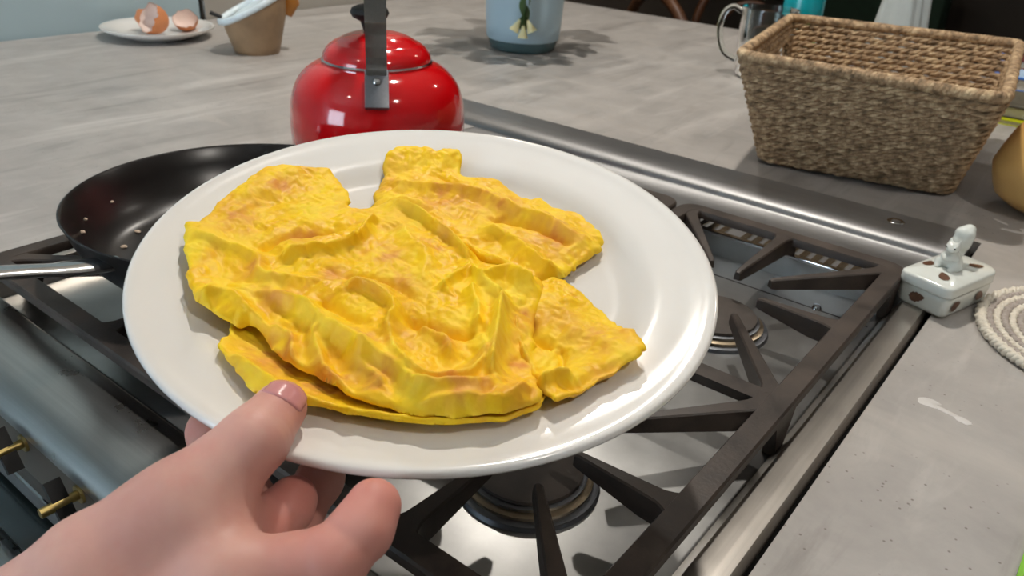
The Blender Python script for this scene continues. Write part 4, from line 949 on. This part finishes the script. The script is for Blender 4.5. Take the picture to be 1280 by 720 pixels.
V[:, 2] = np.maximum(V[:, 2], 0.0); V = V*np.array([0.9, 0.9, 0.76])+np.array([-0.003, 0.002, 0.0278])
sqo = mesh('squirrel_figure', V, F, MAT['porcelain'], lid)
for s in (-1, 1):
    G().lathe([(0.0002, 0.0008), (0.0008, 0.0005), (0.001, 0)], 8, (-0.0128, 0.0010+s*0.0036, 0.0278+0.0203)).obj('eye', MAT['eye'], sqo, True)

# ------------------------------------------------------------------ coiled rope trivet with purple pot
tv = empty('rope_trivet', (0.050, 0.704, 0.0)); tag(tv, 'round coiled cotton rope trivet at the right edge', 'trivet')
for k in range(17):
    r = 0.004+k*0.0056
    n = max(24, int(2*PI*r/0.0028)); a = np.linspace(0, 2*PI, n, endpoint=False)
    V, F = rope(np.stack([r*np.cos(a), r*np.sin(a), np.full(n, 0.0040)], 1), 0.0035 if k < 16 else 0.0048, 0.009, 2, 6, True, 0.95, k)
    mesh('coil', V, F, MAT['ropewhite' if k % 2 == 0 else 'ropegrey'], tv)
pu = empty('purple_pot', (0.072, 0.775, 0.0092)); tag(pu, 'dark purple glazed pot standing on the rope trivet', 'pot')
G().lathe([(0.0003, 0.0), (0.040, 0.0), (0.046, 0.004), (0.047, 0.010), (0.045, 0.012), (0.042, 0.006), (0.0003, 0.005)], 48).obj('pot_body', MAT['purple'], pu, True, 60)

# ------------------------------------------------------------------ small marks on the worktop
def smear(pts, label, seed):
    r = np.random.default_rng(seed); g = G()
    for (x, y, rx, ry, an) in pts:
        n = 26; rad = 1+0.22*r.standard_normal(n); rad = (rad+np.roll(rad, 1)+np.roll(rad, -1))/3; c_, s_ = math.cos(an), math.sin(an); V = []
        for q, zz in ((1.0, 0.0), (0.8, 0.0004), (0.0, 0.0005)):
            for i in range(n):
                a = 2*PI*i/n; u_, v_ = rx*q*rad[i]*math.cos(a), ry*q*rad[i]*math.sin(a); V.append((x+u_*c_-v_*s_, y+u_*s_+v_*c_, zz))
        g.add(V, [(k*n+i, k*n+(i+1) % n, (k+1)*n+(i+1) % n, (k+1)*n+i) for k in range(2) for i in range(n)])
    x0_, y0_ = pts[0][:2]; g.V = [(x-x0_, y-y0_, z) for x, y, z in g.V]
    o = g.obj('dried_smear', MAT['chalk'], None, True); o.location = (x0_, y0_, 0.0001); tag(o, label, 'smear')
smear([(-0.043, 0.530, 0.0075, 0.0055, 0.3), (-0.032, 0.527, 0.010, 0.0022, -0.2), (-0.021, 0.524, 0.006, 0.0035, -0.3)], 'dried whitish smear on the worktop in front of the rope trivet', 1)
smear([(-0.070, 0.945, 0.010, 0.003, -0.6), (-0.055, 0.925, 0.012, 0.004, 0.2), (-0.045, 0.935, 0.006, 0.006, 0.2)], 'dried whitish smear on the worktop in front of the squash', 2)
gl = empty('green_cloth', (0.058, 0.395, 0.0)); tag(gl, 'bright green cloth corner at the bottom right of the worktop', 'cloth')
V = [(-0.028+0.056*i/8, -0.04+0.08*j/8, 0.003+0.0015*math.sin(i*1.3+j*0.8)) for i in range(9) for j in range(9)]
o = mesh('cloth_sheet', V, [(i*9+j, (i+1)*9+j, (i+1)*9+j+1, i*9+j+1) for i in range(8) for j in range(8)], MAT['lime'], gl); mm_ = o.modifiers.new('solid', 'SOLIDIFY'); mm_.thickness = 0.002; mm_.offset = -1

# ------------------------------------------------------------------ dim room beyond the island: bentwood chairs and a black sofa
def chair(loc, rz, label):
    t = empty('bentwood_chair', loc, rz); tag(t, label, 'chair', 'bentwood chairs beyond the island')
    G().lathe([(0.0003, 0.47), (0.19, 0.47), (0.205, 0.465), (0.205, 0.445), (0.19, 0.44), (0.0003, 0.44)], 40).obj('seat', MAT['seatfab'], t, True, 50)
    for sx in (-1, 1):
        G().tube([(sx*0.15, -0.15, 0.44), (sx*0.18, -0.19, 0.0)], [0.018, 0.013], 12).obj('leg', MAT['wood'], t, True)
        G().tube([(sx*0.15, 0.15, 0.44), (sx*0.18, 0.21, 0.0)], [0.018, 0.013], 12).obj('leg', MAT['wood'], t, True)
    a = np.linspace(0, PI, 17)
    G().tube([(-0.19, 0.17, 0.44)]+[(-0.20*math.cos(q), 0.19+0.03*math.sin(q), 0.70+0.22*math.sin(q)) for q in a]+[(0.19, 0.17, 0.44)], 0.016, 12).obj('back_hoop', MAT['wood'], t, True)
    G().tube([(-0.12, 0.17, 0.45)]+[(-0.12*math.cos(q), 0.185+0.02*math.sin(q), 0.66+0.15*math.sin(q)) for q in a]+[(0.12, 0.17, 0.45)], 0.011, 10).obj('inner_hoop', MAT['wood'], t, True)
    G().lathe([(0.155, 0.36), (0.17, 0.36), (0.17, 0.375), (0.155, 0.375)], 40, closed=True).obj('foot_ring', MAT['wood'], t, True)
chair((-1.02, 2.30, -0.9), 2.6, 'brown bentwood chair beyond the island, seen above the glass jug')
chair((-1.15, 2.85, -0.9), 0.4, 'brown bentwood chair beyond the island, farther left towards the wall')
so = empty('sofa', (0.55, 3.35, -0.9)); tag(so, 'large black leather sofa in the dark room behind the basket', 'sofa')
G().box(-0.95, 0.95, -0.42, 0.42, 0.06, 0.42, 0.04).obj('base', MAT['sofa'], so, True)
for x in (-0.47, 0.47): G().box(x-0.45, x+0.45, -0.40, 0.25, 0.42, 0.56, 0.05).obj('seat_cushion', MAT['sofa'], so, True); G().box(x-0.45, x+0.45, 0.16, 0.40, 0.50, 1.02, 0.07).obj('back_cushion', MAT['sofa'], so, True)
for x in (-1.02, 1.02): G().box(x-0.12, x+0.12, -0.42, 0.42, 0.06, 0.68, 0.06).obj('armrest', MAT['sofa'], so, True)
for x in (-0.85, 0.85):
    for y in (-0.35, 0.35): G().tube([(x, y, 0.0), (x, y, 0.07)], 0.025, 12).obj('leg', MAT['wood'], so, True)
ac = empty('armchair', (-1.08, 3.75, -0.9)); tag(ac, 'dark green upholstered armchair in the far room corner', 'armchair')
G().box(-0.33, 0.33, -0.32, 0.32, 0.10, 0.44, 0.05).obj('base', MAT['darkgreen'], ac, True); G().box(-0.33, 0.33, 0.18, 0.34, 0.40, 1.0, 0.06).obj('backrest', MAT['darkgreen'], ac, True)
for x in (-0.31, 0.31): G().box(x-0.07, x+0.07, -0.32, 0.32, 0.10, 0.62, 0.05).obj('armrest', MAT['darkgreen'], ac, True)
for x in (-0.27, 0.27):
    for y in (-0.26, 0.26): G().tube([(x, y, 0.0), (x, y, 0.11)], 0.02, 10).obj('leg', MAT['wood'], ac, True)
